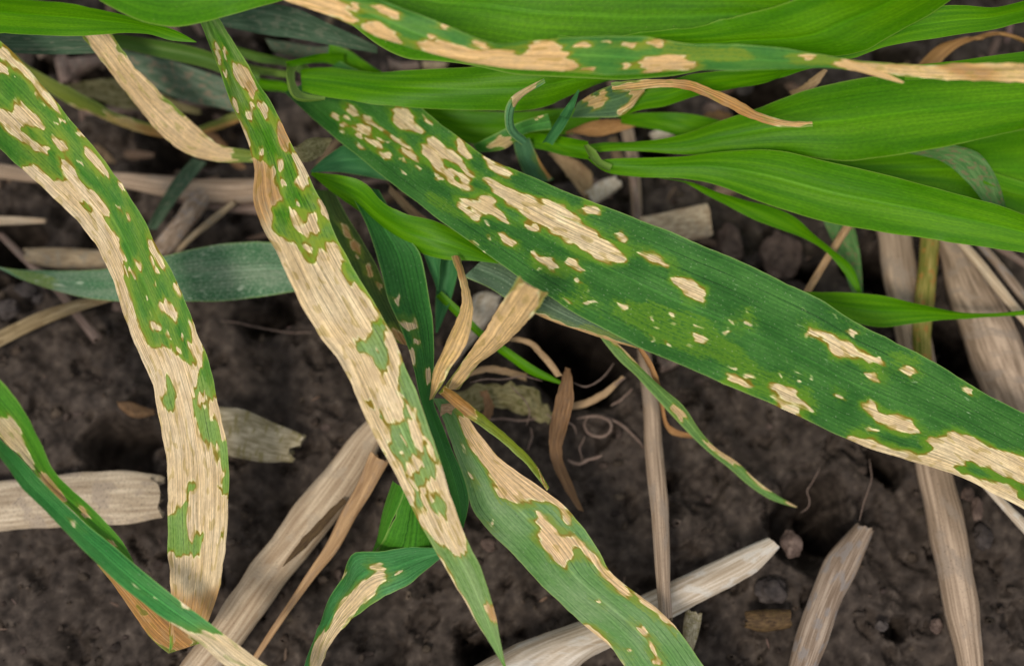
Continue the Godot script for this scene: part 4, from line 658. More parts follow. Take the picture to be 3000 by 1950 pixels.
	single("dry_leaf", "curled pale shred in the dark gap beside the broad blade's upper edge", "dry leaf", "", blade([43.8,18,-38.6,44.2,18,-37.6,45.1,20.2,-38.4,45.6,20.2,-37.3,46.3,22.4,-38.8,47.1,22.4,-37.6,47.9,24,-39.6,48.6,24,-39.4], -0.25, 16, 10, 0.4), skin("dead_tan"))
	single("barley_shoot", "olive green sheath running level behind the top of the blotched leaf", "stem", "", blade([-69.8,20,-48.2,-70,19,-46.8,-65.4,20,-47.9,-65.6,19,-46.3,-61,20,-47.4,-61.3,19,-45.5,-56.7,20,-46.7,-57,19,-44.4,-52.3,20,-45.9,-52.7,19,-43.4,-48.1,20,-44.7,-48.4,19,-42.3,-44.1,20,-42.8,-44.3,19,-40.8,-39.9,20,-41.1,-40,19,-39.6], -0.3, 34, 18, 0.0), skin("green_olive"))
	single("barley_leaf", "dusty grey-blue leaf slanting behind the dried tan leaf", "leaf", "", blade([-64.8,14,-48.4,-64.3,11,-45.6,-60.2,14,-47.2,-60.4,11,-43.4,-55.6,14,-46.2,-56.4,11,-41.4,-51.1,14,-44.6,-52.3,11,-40.1,-46.6,13.8,-42.9,-48.1,11,-39.2,-42.4,13,-41,-43.8,11,-38.1], 0.05, 25, 22, 0.0), skin("dusty"))
	single("barley_leaf", "pale grey-green leaf lying low behind the thin yellowed arc", "leaf", "", blade([-75.1,8,-44.4,-75.5,6,-44.1,-70.4,8,-45.5,-70.8,6,-43.3,-65.5,8,-45.8,-66.2,6,-41.6,-60.9,8,-44.2,-61.6,6,-41,-56.4,7.8,-42.1,-56.9,6,-40.7,-51.9,7,-40.7,-52.1,6,-40.2], 0.05, 26, 20, 0.45), skin("papery"))
	single("barley_leaf", "dark dusty leaf strip just below the top leaf's lime margin", "leaf", "", blade([-107.5,20.8,-46.9,-107.8,19.2,-45,-103,22.4,-46.7,-103.4,20.7,-44.5,-98.6,23.7,-46.5,-99,21.9,-44.2,-94.1,24.7,-46.2,-94.6,22.8,-43.8,-89.7,25.4,-46,-90.2,23.5,-43.4,-85.3,25.9,-45.7,-85.8,23.9,-43.1,-80.9,26,-45.4,-81.4,24,-42.8,-76.5,26,-45.2,-76.9,24,-42.3,-72,26,-45.1,-72.5,24,-42.1,-67.6,26,-45,-68,24,-42.1,-63.2,26,-44.9,-63.6,24,-42.3], 0.03, 49, 20, 0.0), skin("dusty_dark"))
	single("barley_leaf", "dusty dark leaf with a pale margin, crossing behind the blistered leaf's upper end", "leaf", "", blade([-47.2,22,-49.2,-46.9,21,-48.8,-42.8,22.9,-50.9,-42.5,21,-47.8,-38.2,23.7,-51,-38.3,21,-46.9,-33.7,24,-49.9,-34.1,21,-46.4,-29.5,23.7,-48,-29.8,21,-45.5,-25.3,22.8,-46.3,-25.5,20.8,-44.7,-21.1,22,-44.5,-21.3,20,-44.3], -0.05, 29, 22, 0.0), skin("dusty_dark"))
	single("barley_shoot", "green stem running level from behind the blotched leaf to the curled collar", "stem", "", blade([-45.4,17,-47.4,-45.1,16,-46.4,-40.9,18.3,-45.5,-40.7,17.3,-44.2,-36.2,19.7,-43.7,-36.1,18.7,-42.8,-31.9,21,-41.6,-32,20,-40.1], -0.3, 16, 14, 0.0), skin("green_olive"))
	single("barley_shoot", "streaked yellowish stem just below the green one, near the curled collar", "stem", "", blade([-45.2,13,-46.6,-44.4,12,-45.6,-42,14,-45.2,-41.5,13,-44.2,-38.6,15,-44.1,-38.3,14,-43.3,-35.2,16,-43.1,-35.1,15,-42.4], -0.3, 16, 12, 0.0), skin("green_pale"))
	single("barley_shoot", "dark green stem lowest of the three beside the curled collar", "stem", "", blade([-44.1,11,-45,-43.3,10,-43.5,-40.9,12,-43.8,-40.4,11,-42.3,-37.5,13,-42.9,-37.4,12,-41.5,-34.5,14,-41,-34.6,13,-40], -0.3, 16, 12, 0.0), skin("green_leaf"))
	single("barley_leaf", "dusty grey leaf patch above the curled collar", "leaf", "", blade([-40.3,14,-50,-39.4,12,-48.7,-36,14,-49.3,-35.6,12,-47.7,-31.7,14,-48.5,-31.6,12,-47.9,-27.4,14,-49.2,-27.6,12,-47.6], 0.05, 16, 16, 0.0), skin("dusty"))
	single("barley_leaf", "deep green leaf end showing in the gap above the level leaf", "leaf", "", blade([-29.3,17,-47.6,-29.9,15,-45.6,-26.3,17,-46.4,-27.2,15,-44.2,-23.7,17,-44.5,-24.5,15,-43,-20.8,17,-42.6,-21.5,15,-42.6], 0.05, 16, 16, 0.0), skin("green_leaf"))
	single("barley_leaf", "large shaded green leaf lying under the level leaf", "leaf", "", blade([-19.4,14,-38.5,-14.7,11,-35.4,-14.6,14,-38.1,-10.6,11,-34.3,-9.9,14,-37.6,-6.6,11,-32.8,-5.1,14,-37.2,-2.5,11,-32.7,-0.3,14,-37,1.7,11,-33.3,4.5,14,-37.3,5.9,11.6,-33.8,9.3,14,-37.7,10,12,-34.2,14.1,14,-38,14.2,12,-34.9], 0.03, 34, 24, 0.0), skin("green_leaf"))
	single("barley_leaf", "dark green strip under the lime leaf tip, pointing at the branching shoot", "leaf", "", blade([17.2,17,-35.2,17.4,15,-34.6,22.8,17,-35.6,23,15,-33.5,28.4,17,-35.3,28.6,15,-32.2,33.9,16,-34.4,34.1,15,-34.3], 0.05, 18, 16, 0.0), skin("green_leaf"))
	single("barley_leaf", "yellow-green shrivelled leaf scrap beside the blotched leaf, near the lime fold", "leaf", "", blade([-35.5,22,-26.7,-33.2,21,-25.5,-33,21.7,-27.9,-31.1,20,-26.1,-30.9,20.5,-29.7,-29.3,20,-27.2,-28,20,-29.9,-27.9,20,-29.5], 0.15, 16, 14, 0.5), skin("papery"))
	single("barley_leaf", "dark blue-green leaf tip standing between straws left of the blotched leaf", "leaf", "", blade([-52.2,9,-31.2,-50.1,8,-30.8,-55.1,8.7,-27.5,-52.8,7.7,-27.2,-57.4,8,-23.5,-55.7,6.3,-23.8,-59.7,7,-19.5,-58.1,6,-19.9], -0.1, 16, 14, 0.0), skin("dusty_dark"))
	single("dry_leaf", "dark brown sheath wedge in the open slit of the slanting pale straw", "dry leaf", "", blade([-34.9,7,34.6,-34.7,7,34.5,-32.4,7,30.7,-31.3,7,31.5,-29.4,7,27.3,-28.3,7,28.1,-26,7,24.1,-25.4,7,24.6], 0.15, 16, 10, 0.45), skin("dead_dark"))
	# ---- straw, rootlets, clods
	single("straw_stalk", "long thick pale straw slanting to the bottom edge under the twisted leaf", "straw", "", stalk([-21.8,5,10.4,-17.4,5,11.5,-25.2,5,14,-20.5,5,15.2,-28.2,5,18,-22.4,5,19.5,-31.3,4.9,21.9,-24.8,4.9,23.6,-34.4,4.7,25.8,-27.4,4.7,27.6,-37.2,4.5,29.9,-30.3,4.5,31.3,-40.2,4.3,33.9,-33.3,4.3,35,-42.9,4.1,38.1,-36.2,4.1,38.8,-45.5,4,42.3,-38.8,4,42.7,-48.4,4,46.4,-41.5,4,46.6,-51.3,4,50.4,-44.4,4,50.4,-54.2,4,54.3,-47.3,4,54.3,-56.9,4,58.2,-50.3,4,58.2,-59.7,4,62.1,-53.4,4,62.1,-62.3,4,66,-56.5,4,66,-64.9,4,70,-59.7,4,70], 0.78, 350, 0.3, 60), skin("straw_a"))
	single("straw_stalk", "thin tan stalk lying close along the thick slanting straw", "straw", "", stalk([-21.8,9,17.4,-18.9,9,19,-23.7,8.3,22.1,-21.4,8.3,23.4,-26.1,7.6,26.4,-24.1,7.6,27.6,-28.3,6.9,30.9,-26.5,6.9,32,-31,6.2,35.1,-29.7,6.2,35.8,-33.7,5.4,39.3,-32.8,5.4,39.9,-36.5,4.7,43.4,-35.7,4.7,44,-39.2,4,47.6,-38.5,4,48.1], 0.4, 350, 0.3, 29), skin("straw_tan"))
	single("straw_stalk", "bleached white straw with a rounded tip, lying across the lower soil", "straw", "", stalk([39.4,5,30,41.2,5,31.5,33.5,5,32.4,37.7,5,34.9,27.9,5,35,33.7,5,37.4,22.3,5,37.6,29.4,5,39.5,16.6,5,40,25.2,5,41.6,10.8,5,42.4,21.1,5,44,5,5,44.4,16.6,5,45.8,-0.8,5,46.6,12.3,5,47.8,-6.3,5,49.6,8.8,5,51,-10.7,5,52.7,4.3,5,54.2,-14.9,5,55.9,-0.5,5,57.3,-19,5,59,-5.3,5,60.4,-23,5,62.2,-10.3,5,63.4,-26.8,5,65.4,-15.5,5,66.5], 0.78, 350, 0.15, 59), skin("straw_white"))
	single("straw_stalk", "split brown and grey straw, upright from the bottom edge beside a black hollow", "straw", "", stalk([53.3,4,27.8,56,4,28.9,48.8,4,32.5,53.4,4,34.3,45.9,4,38.2,50.5,4,39.4,43.3,4,44.1,48.2,4,44.8,41.4,4,50.2,45.7,4,50.2,39.2,4,55.9,43.4,4,55.9,37,4,61.7,41.1,4,61.7,35,4,67.4,38.7,4,67.4,33,4,73.2,36.3,4,73.2], 0.78, 230, 0.3, 41), skin("straw_grey"))
	single("straw_stalk", "long grey-tan straw descending under the broad leaf to the bottom corner", "straw", "", stalk([59.3,5,-23,65,5,-23,60.1,5,-18.1,65.6,5,-18.1,60.3,5,-13.1,65.9,5,-13.1,60.9,5,-8.2,66.4,5,-8.2,61.6,5,-3.3,67.1,5,-3.3,62.1,4.7,1.7,67.7,4.7,1.7,62.5,4.5,6.7,68,4.5,6.6,62.9,4.2,11.6,68.4,4.2,11.6,63.3,4,16.6,68.8,4,16.5,63.8,4,21.6,69.3,4,21.4,64.4,4,26.6,70.1,4,26.3,64.9,4,31.5,70.7,4,31.3,65.5,4,36.5,71.1,4,36.2,66.1,4,41.4,71.4,4,41.2,67,4,46.3,71.4,4,46.2,67.7,4,51.2,71.3,4,51.2,68,4,56.2,71.7,4,56.2,68.4,4,61.2,71.9,4,61.2,68.8,4,66.2,72.2,4,66.2,69.3,4,71.1,72.4,4,71.1,69.8,4,76.1,72.5,4,76.1], 0.78, 350, 0.3, 83), skin("straw_b"))
	single("straw_stalk", "thickest weathered straw at the side, leaning under the broad leaf", "straw", "", stalk([68.3,6,-21.2,71.3,6,-21.2,69.6,6,-15.5,74.8,6,-16,70,6,-9.8,77.5,6,-10.3,71.5,6,-4.3,80,6,-4.7,72.8,5.7,1.3,82,5.7,1.2,74.5,5.3,6.6,83.8,5.3,7.2,76.3,5,12,85.6,5,13.1], 0.78, 350, 0.3, 29), skin("straw_b"))
	single("straw_stalk", "slim pale straw beside the thickest weathered one", "straw", "", stalk([69.3,10,-18.3,70.9,10,-18.3,72.8,10,-13.6,74.4,10,-14,76,10,-8.8,77.5,10,-9.4,79.3,9.9,-4,80.6,9.9,-4.8,82.9,9.5,0.5,83.9,9.5,-0.4,86.4,9.1,5,87.4,9.1,4.1,89.9,8.7,9.5,90.9,8.7,8.6,93.4,8.4,13.9,94.3,8.4,13.1,97,8,18.3,97.8,8,17.6,100.5,7.6,22.8,101.2,7.6,22.1], 0.78, 350, 0.3, 42), skin("straw_a"))
	single("straw_stalk", "grey slim straw running parallel nearer the side edge", "straw", "", stalk([73,8,-19,74.4,8,-19,76.8,8,-13.8,78.2,8,-14.2,80.7,7,-8.7,82.1,7,-9.5,84.3,7,-3.4,85.3,7,-4.4,87.8,7,1.8,88.8,7,0.9,91.2,7,7.1,92.2,7,6.2,94.7,6.9,12.3,95.5,6.9,11.5,98.2,6.9,17.5,98.9,6.9,16.8], 0.78, 350, 0.3, 36), skin("straw_grey"))
	single("straw_stalk", "short pinkish straw end tucked beneath the lower shoot blade at the edge", "straw", "", stalk([76.4,6,-18.2,78.8,6,-18,80.3,6,-15.3,81.9,6,-15.6,84.3,5,-13,85.4,5,-13.8,88.1,5,-10.2,88.8,5,-11.7,91.8,5,-7.7,92.4,5,-9.2,95.4,4.9,-5.3,96,4.9,-6.7,99,4.9,-2.8,99.6,4.9,-4.2,102.6,4.9,-0.4,103.2,4.9,-1.7,106.2,4.8,2.1,106.7,4.8,0.8,109.9,4.8,4.5,110.3,4.8,3.4], 0.78, 350, 0.3, 32), skin("straw_c"))
	single("straw_stalk", "light straw emerging below the broad leaf at the side edge", "straw", "", stalk([70.4,7,19.7,72.5,7,20.2,74.4,7,24.8,76.1,7,24.6,78.6,6,29.5,80.2,6,28.4,83,6,34.3,84,6,32.6,87,6,38.8,88.1,6,37.1,91.1,5.9,43.3,92.1,5.9,41.7,95.2,5.9,47.7,96.1,5.9,46.2,99.3,5.9,52.1,100.1,5.9,50.8], 0.78, 350, 0.3, 35), skin("straw_white"))
	single("straw_stalk", "half green stem with a yellow streak, standing between two straws", "stem", "", stalk([66.4,8,-20.5,69.7,8,-20.5,65.4,8,-14,68.4,8,-14,64.2,8,-7.5,67.3,8,-7.5,63.5,7.5,-1,66.4,7.5,-1,64,7,5.5,66.4,7,5.5], 0.78, 350, 0.3, 21), skin("stem_green"))
	single("straw_stalk", "thin upright straw passing below the broad leaf in front of the dark hollow", "straw", "", stalk([18,5,-38.8,20.2,5,-38.8,19,5,-33.4,21,5,-33.4,19.5,5,-28,21.3,5,-27.9,19.7,5,-22.5,21.4,5,-22.5,19.8,5,-17.1,21.6,5,-17,19.9,5,-11.6,21.7,5,-11.6,19.9,5.3,-6.2,21.9,5.3,-6.1,19.9,5.7,-0.7,22,5.7,-0.7,20.3,6.1,4.7,22.6,6.1,4.7,20.6,6.5,10.1,23.2,6.5,10.1,20.6,6.9,15.6,23.4,6.9,15.5,20.8,7.6,21,23.7,7.6,20.9,21.1,8.4,26.4,23.9,8.4,26.3,21.3,9.2,31.7,23.8,9.2,31.7,21.5,10.1,37.1,23.6,10.1,37.1,21.7,11,42.5,23.7,11,42.5], 0.78, 350, 0.3, 68), skin("straw_b"))
	single("straw_stalk", "second thin straw tight against the upright one above the broad leaf", "straw", "", stalk([18.8,7,-32,19.9,7,-32,19.6,7,-27.1,20.6,7,-27,19.9,7,-22.1,21.1,7,-22.1,20.3,7,-17.1,21.6,7,-17.1], 0.78, 350, 0.3, 12), skin("straw_c"))
	single("straw_stalk", "tan stick poking up from the broad leaf's edge toward the shoot blade", "straw", "", stalk([52.6,12,-18.5,53.9,12,-18.1,50.1,12,-14.7,51.3,12,-14.3,47.7,12,-11,48.8,12,-10.5,45.3,12,-7.1,46.4,12,-6.7], 0.78, 350, 0.3, 11), skin("straw_tan"))
	single("straw_stalk", "short blunt straw stub just above the broad leaf", "straw", "", stalk([20.2,6,-21.9,23.1,6,-16.5,24.1,6,-22.6,26.2,6,-17.6,27.9,6,-23.6,29.4,6,-18,31.8,6,-24.4,32.5,6,-18.7], 0.78, 350, 0.3, 10), skin("straw_a"))
	single("straw_stalk", "pale cracked straw lump under the tan scrap of dead leaf", "straw", "", stalk([12.1,5,-27,13.5,5,-24.5,13.6,5,-28.1,15.1,5,-25.5,15.2,5,-29,16.7,5,-26.6,16.9,5,-29.5,18.3,5,-27.8], 0.78, 350, 0.3, 10), skin("straw_white"))
	single("straw_stalk", "broad flat straw with a ragged torn end, lying at the side edge", "straw", "", stalk([-112.8,4,25.3,-112.2,4,31.1,-107.6,4,24.4,-106.9,4,31,-102.5,4,23.6,-101.7,4,30.7,-97.3,4,22.9,-96.5,4,30.4,-92.1,4,22.3,-91.3,4,30,-86.9,4,21.8,-86,4,29.6,-81.7,4,21.2,-80.8,4,29.1,-76.5,4,20.6,-75.6,4,28.7,-71.3,4,20,-70.4,4,28.3,-66.1,4,19.6,-65.2,4,27.9,-60.9,4,19.4,-60,4,27.7,-55.6,4,20.1,-54.9,4,26.9], 0.3, 350, 1.3, 47), skin("straw_speck"))
	single("straw_stalk", "stubby straw with an olive skin and torn end, right of the hanging leaf", "straw", "", stalk([-49.1,4,9.1,-48.6,4,16.5,-43.5,4,9.4,-44.1,4,17.2,-38.3,4,11.6,-39.7,4,17.9,-32.9,4,13.6,-35.2,4,18], 0.35, 350, 0.9, 12), skin("straw_olive"))
	single("straw_stalk", "short tan straw half buried above the level dusty leaf", "straw", "", stalk([-80.1,4,-17.3,-79.4,4,-14.9,-75.2,4,-17.4,-74.5,4,-13.9,-70.2,4,-17.1,-69.5,4,-13.6,-65.2,4,-16.8,-64.5,4,-13.5], 0.78, 350, 0.6, 12), skin("straw_tan2"))
	single("straw_stalk", "two-toned split straw slanting beneath the level dusty leaf's tip", "straw", "", stalk([-108.2,5,10.9,-107.9,5,13,-102.8,5,7.9,-102.5,5,10.3,-97.4,5,4.9,-97.1,5,7.6,-92.1,5,2,-91.8,5,4.8,-86.7,5,-0.9,-86.4,5,2,-81.4,5,-3.6,-80.9,5,-1,-76,5,-6.3,-75.5,5,-3.9,-70.3,5.3,-8.1,-69.8,5.3,-6.2,-64.2,6,-8.5,-63.9,6,-7.9], 0.45, 350, 0.3, 40), skin("straw_split"))
	single("straw_stalk", "thin grey straw passing under the two-toned split one", "straw", "", stalk([-85.5,2.5,-20.2,-84.3,2.5,-20.4,-81,2.5,-15.7,-79.7,2.5,-16.2,-76.2,2.5,-11.5,-74.8,2.5,-12.2,-72,2.5,-6.7,-70.9,2.5,-7.4,-68,2.5,-1.7,-66.6,2.5,-2.8], 0.78, 350, 0.3, 21), skin("straw_c"))
	single("straw_stalk", "slim straw tip reaching in from the side above the buried tan straw", "straw", "", stalk([-113,5,-21.4,-112.9,5,-20.2,-109,5,-21.6,-108.8,5,-20.2,-105,5,-21.8,-104.8,5,-20.3,-101,5,-22,-100.8,5,-20.4,-97,5,-22.2,-96.8,5,-20.5,-93,5,-22.3,-92.8,5,-20.7,-89,5,-22.5,-88.8,5,-20.8,-85,5,-22.6,-84.8,5,-21,-81,5,-22.5,-80.8,5,-21.1,-76.9,5,-22.1,-76.8,5,-21.4], 0.78, 350, 0.3, 30), skin("straw_a"))
	single("straw_stalk", "level tan straw crossing behind the hanging striped leaf", "straw", "", stalk([-116.7,6,-34,-116.5,6,-32.3,-111.3,6,-33.6,-111.1,6,-31.7,-105.8,6,-33.2,-105.6,6,-31.1,-100.4,6,-32.7,-100.2,6,-30.5,-95,6,-32.2,-94.8,6,-29.9,-89.6,6,-31.7,-89.3,6,-29.4,-84.2,6,-31.3,-83.9,6,-28.7,-78.8,6,-30.4,-78.5,6,-28.1,-73.3,6,-30.4,-73,6,-28.1,-67.9,6,-30.1,-67.6,6,-27.6,-62.5,6,-29.7,-62.2,6,-26.8,-57,6,-29.2,-56.8,6,-25.5,-51.6,6,-28.7,-51.4,6,-24.9,-46.2,6,-28.6,-46,6,-24.4,-40.7,6,-28.9,-40.5,6,-24.8], 0.78, 350, 0.3, 63), skin("straw_b"))
	single("straw_stalk", "lower level straw, darker, just below the tan crossing one", "straw", "", stalk([-57.7,4,-27.4,-56.4,4,-25.6,-52.2,4,-26.4,-51.3,4,-24.3,-46.6,4,-25.6,-46.1,4,-23.5,-40.9,4,-25.4,-40.8,4,-23.1], 0.78, 350, 0.3, 13), skin("straw_c"))
	single("straw_stalk", "grey upright straw leaning on the level dusty leaf", "straw", "", stalk([-52.9,6,-26.6,-48.9,6,-26.1,-54.5,6,-22.9,-50.9,6,-22.2,-56.9,6,-19.8,-53.5,6,-18.5,-58.8,6,-16.2,-55.9,6,-14.8], 0.78, 350, 0.3, 10), skin("straw_grey"))
	single("straw_stalk", "thin twig beside the grey upright straw", "straw", "", stalk([-45.7,7,-24.6,-45,7,-24,-49.4,6,-22,-48.5,6,-21.2,-52.8,6,-18.8,-51.9,6,-18.2,-55.9,5,-15.6,-55.2,5,-15.1], 0.78, 350, 0.3, 11), skin("straw_tan2"))
	single("straw_stalk", "small tan stub by the leaf margin at the bottom edge", "straw", "", stalk([26.4,5,40.9,28.8,5,41.6,26,5,42.7,28.5,5,43.4,25.9,5,44.6,28,5,45.1,26,5,46.4,27.3,5,46.9], 0.78, 350, 0.3, 10), skin("straw_olive"))
	single("straw_stalk", "white chip of straw in the shade above the branching shoot", "straw", "", stalk([22.9,6,-36.8,23.6,6,-35.6,24.3,6,-37.5,25,6,-35.8,25.8,6,-37.7,26.4,6,-36.2,27.3,6,-37.6,27.7,6,-36.8], 0.78, 350, 0.3, 10), skin("straw_white"))
	single("straw_stalk", "pinkish old straw under the low leaf behind the yellowed arc", "straw", "", stalk([-72.4,3,-42.6,-72.3,3,-41.5,-65.1,3,-43.1,-65,3,-41.8,-57.9,3,-44.1,-57.8,3,-42.6,-50.6,3,-44.4,-50.5,3,-43], 0.78, 350, 0.3, 18), skin("straw_c"))
	single("straw_stalk", "brown straw splinter leaning by the dried tan leaf's top", "straw", "", stalk([-78.3,4,-51.7,-76.1,4,-52,-77.8,4,-49.9,-75.2,4,-50.5,-77.3,4,-48.1,-74.3,4,-48.9,-76.8,4,-46.3,-73.5,4,-47.4], 0.78, 350, 0.3, 10), skin("straw_c"))
	single("straw_stalk", "brown straw wedge under the dark dusty leaf strip", "straw", "", stalk([-75.6,5,-50.7,-74.1,5,-46.9,-73.7,5,-51.1,-72.4,5,-48.3,-71.6,5,-51.3,-70.5,5,-49.3,-69.6,5,-51.5,-68.5,5,-50.1], 0.78, 350, 0.3, 10), skin("straw_c"))
	single("straw_stalk", "pale pith lump below the cut stub, behind the thin green blade", "straw", "", stalk([-6.7,5,-7.8,-9.4,5,2.7,-5.5,5,-9.1,-7.4,5,0.1,-3.8,5,-9.6,-5.1,5,-2.6,-1.9,5,-8.8,-2.5,5,-5.9], 0.78, 350, 0.3, 10), skin("straw_white"))
	single("straw_stalk", "broken grey straw behind the thin upright one, beneath the broad leaf", "straw", "", stalk([23.4,3,0.3,24,3,3.4,24.9,3,1.1,25.5,3,2.9,26.3,3,0.6,26.8,3,2.1,27.6,3,-0.2,28,3,1.2], 0.78, 350, 0.3, 10), skin("straw_c"))
	single("straw_stalk", "shard of old straw in the dark gap under the blistered leaf", "straw", "", stalk([-21,5,-51.2,-20.9,5,-48.8,-19.7,5,-50.3,-19,5,-48.5,-18,5,-50.2,-17.1,5,-48.7,-16.3,5,-50.4,-15.4,5,-49.3], 0.78, 350, 0.3, 10), skin("straw_c"))
	single("straw_stalk", "second shard of old straw in the same dark gap, nearer the level leaf", "straw", "", stalk([-15.4,5,-50.4,-14.9,5,-49,-13.9,5,-50.5,-13.6,5,-48.8,-12.5,5,-50.5,-12.4,5,-48.8,-11,5,-50.4,-11.2,5,-49.3], 0.78, 350, 0.3, 10), skin("straw_tan2"))
	single("straw_stalk", "brown chip of stem on the bare soil beside the stubby straw", "straw", "", stalk([-63,3,8.2,-62.6,3,9.3,-61,3,8.1,-60.9,3,10.6,-59.1,3,8.9,-59.1,3,10.8,-57.2,3,9.5,-57.2,3,10.3], 0.78, 350, 0.3, 10), skin("dead_brown"))
	single("straw_stalk", "square reddish-brown chip lying in soil between two lower straws", "straw", "", stalk([35.9,3,41,35.8,3,43.4,38.2,3,40.7,38,3,44,40.5,3,40.6,40.3,3,43.8,42.7,3,40.6,42.6,3,43.4], 0.78, 350, 0.3, 10), skin("dead_dark"))
	single("root_strand", "fine brown rootlet lying on the soil between the two hanging leaves", "root", "", thread([-47.4,3,-5.2,-45.8,3,-5.1,-44.3,3,-4.9,-42.9,3,-4.5,-41.4,3,-4.2,-39.9,3,-3.9,-38.4,3,-3.6,-36.9,3,-3.4,-35.4,3,-3.2,-33.9,3,-3.3,-32.4,3,-3.3], 0.119), skin("straw_c"))
	single("root_strand", "pale rootlet rising from the hanging brown rag toward the hollow", "root", "", thread([9.8,4,9.2,11.2,4.6,8.8,12.6,5.3,8.4,13.9,6,7.7,15.2,6.3,6.8,16.5,6.7,6,17.9,7,5.1], 0.260), skin("straw_c"))
	single("root_strand", "looped pale rootlet beside the hanging brown rag", "root", "", thread([10.3,3,10.9,11.7,3.3,10.7,13.1,3.6,10.6,14.4,3.9,10.9,15.6,4,11.7,15.6,4,13,14.6,4,13.9,13.2,3.9,13.9,12,3.6,13.2,11.5,3.3,11.9,12.1,3,10.7], 0.238), skin("straw_c"))
	single("root_strand", "straying rootlet trailing from the loop across the soil", "root", "", thread([15.1,3,10.7,16.4,3,11.3,17.7,3,12.1,18.8,2.8,13.1,19.8,2.4,14,20.8,2,15.1], 0.195), skin("straw_c"))
	single("root_strand", "small bent tan curl on the soil by the hanging rag's end", "root", "", thread([8.8,3,17.5,9.8,3.4,18.1,10.8,3.8,18.3,11.9,4,17.7,13.1,4,17.4,14.2,4,17], 0.282), skin("straw_c"))
	single("root_strand", "rootlet running along below the papery dead leaf", "root", "", thread([-4.8,3,11.1,-3.3,3.3,11.1,-1.8,3.6,11,-0.4,3.9,11.2,1.1,3.9,11.4,2.6,3.6,11.2,4,3.3,10.9,5.5,3,10.7], 0.195), skin("straw_c"))
	single("root_strand", "thin upright rootlet above the split straw", "root", "", thread([56.8,2,17.1,56.8,2.3,18.7,56.8,2.6,20.2,56.3,2.9,21.6,55.7,3.1,23,55,3.4,24.5,54.5,3.7,25.9,54,4,27.3], 0.098), skin("straw_c"))
	single("root_strand", "faint rootlet on the soil near the narrow leaf's fine tip", "root", "", thread([48.9,2,18.5,48.2,2,19.8,47.4,2,21.1,46.6,2,22.3,46.9,2,23.7,46.6,2,24.9,45.3,2,25.8], 0.087), skin("straw_c"))
	single("root_strand", "brown rootlet beneath the spotted leaf's dark hollow edge", "root", "", thread([15.8,3,8.8,16.6,3.4,8.4,17.3,3.8,8.1,17.9,4,7.5,18.6,4,6.9,19.2,4,6.2], 0.217), skin("straw_c"))
	single("root_strand", "hair-fine rootlet beside the hanging rag", "root", "", thread([3,3,12.3,3.1,3,13,3.2,3,13.8,3,3,14.5,2.7,3,15.3,2.5,3,16], 0.152), skin("straw_c"))
	single("root_strand", "short root hair crossing the papery leaf's torn edge", "root", "", thread([-0.2,8,6.6,0.9,8,7.8,2,7.7,8.9,2.7,7.1,10.2,2.7,6.1,11.3,2.3,5,12.4], 0.108), skin("straw_c"))
	single("root_strand", "kinked rootlet between the papery leaf and the loop", "root", "", thread([5.4,5,10.4,6.4,5,11.3,7.5,4.8,11.9,8.7,4.2,11.7,9.8,4,12.3,10.2,4,13.6], 0.152), skin("straw_c"))
	single("root_strand", "fine rootlet trailing below the loop toward the bent tan curl", "root", "", thread([11.6,3,13.7,11.2,3,14.7,10.7,3,15.6,10.9,3,16.6,11.1,3,17.5,10.6,3,18.5], 0.108), skin("straw_c"))
	single("root_strand", "thin rootlet running past the pale scrap of dead leaf", "root", "", thread([-6.5,9,6.4,-5.1,9,6,-3.7,9,5.8,-2.2,9,5.9,-0.8,9,5.8,0.6,9,5.5,2,8.7,5.3,3.4,8.4,5.6,4.7,8,5.9], 0.108), skin("straw_c"))
	single("root_strand", "brown rootlet sagging from the hanging rag's shoulder into the hollow", "root", "", thread([9.6,9,6.4,11.3,8.4,6.9,12.8,7.7,6.3,14.2,7.1,5.2,15.3,6.6,3.9,16.2,6,2.5], 0.130), skin("straw_c"))
	clod("large crumbly brown clod between the slim green tip and the broad leaf", Vector3(44.4, 2, -16.6), 3.32, 4.20, "soil_brown")
	clod("narrow brown clod below the blunt straw stub", Vector3(36, 3, -18), 2.10, 3.32, "soil_brown")
	clod("rounded grey clod under the level dusty leaf's tip", Vector3(-79.5, 3, -10.6), 1.88, 1.33, "soil_grey")
	clod("pale grey clod between the crossed thin straws at the side edge", Vector3(-82.5, 2, -7.7), 1.55, 1.77, "soil_grey")
	clod("small clod with a glinting grain beside the crossed straws", Vector3(-77.3, 3.5, -8.8), 0.93, 0.88, "soil_grey")
	clod("small brown clod peeping out beside the striped leaf, below the dusty leaf", Vector3(-64.1, 3, -7.7), 1.10, 1.02, "soil_brown")
	clod("pinkish clod touching the rounded tip of the white straw", Vector3(43.6, 3, 30.7), 1.59, 2.03, "soil_brown")
	clod("grey clod in the hollow below the white straw", Vector3(40.2, 2, 37.7), 2.32, 2.10, "soil_grey")
	clod("grey clod under the light straw near the side edge", Vector3(73.6, 2, 29.6), 1.55, 1.77, "soil_grey")
	clod("tiny reddish clod below the broad leaf's dead end", Vector3(71.6, 3, 23), 0.99, 1.10, "soil_brown")
	clod("long reddish chip of earth below the tiny reddish clod", Vector3(72.8, 3, 25.2), 0.88, 1.77, "soil_brown")
	clod("small tan clod beside the long descending straw", Vector3(65.3, 2, 43.1), 0.97, 1.06, "soil_brown")
	clod("small grey pebble of earth beside a black pit near the bottom", Vector3(56.9, 2, 43.1), 0.93, 0.93, "soil_grey")
	clod("faint brown clod beside the wide grey-green leaf's margin", Vector3(-3.8, 2, 30.7), 1.10, 1.02, "soil_brown")
	clod("pinkish brown clod seen through the gap above the branching shoot", Vector3(34.3, 5, -41.4), 1.99, 1.55, "soil_brown")
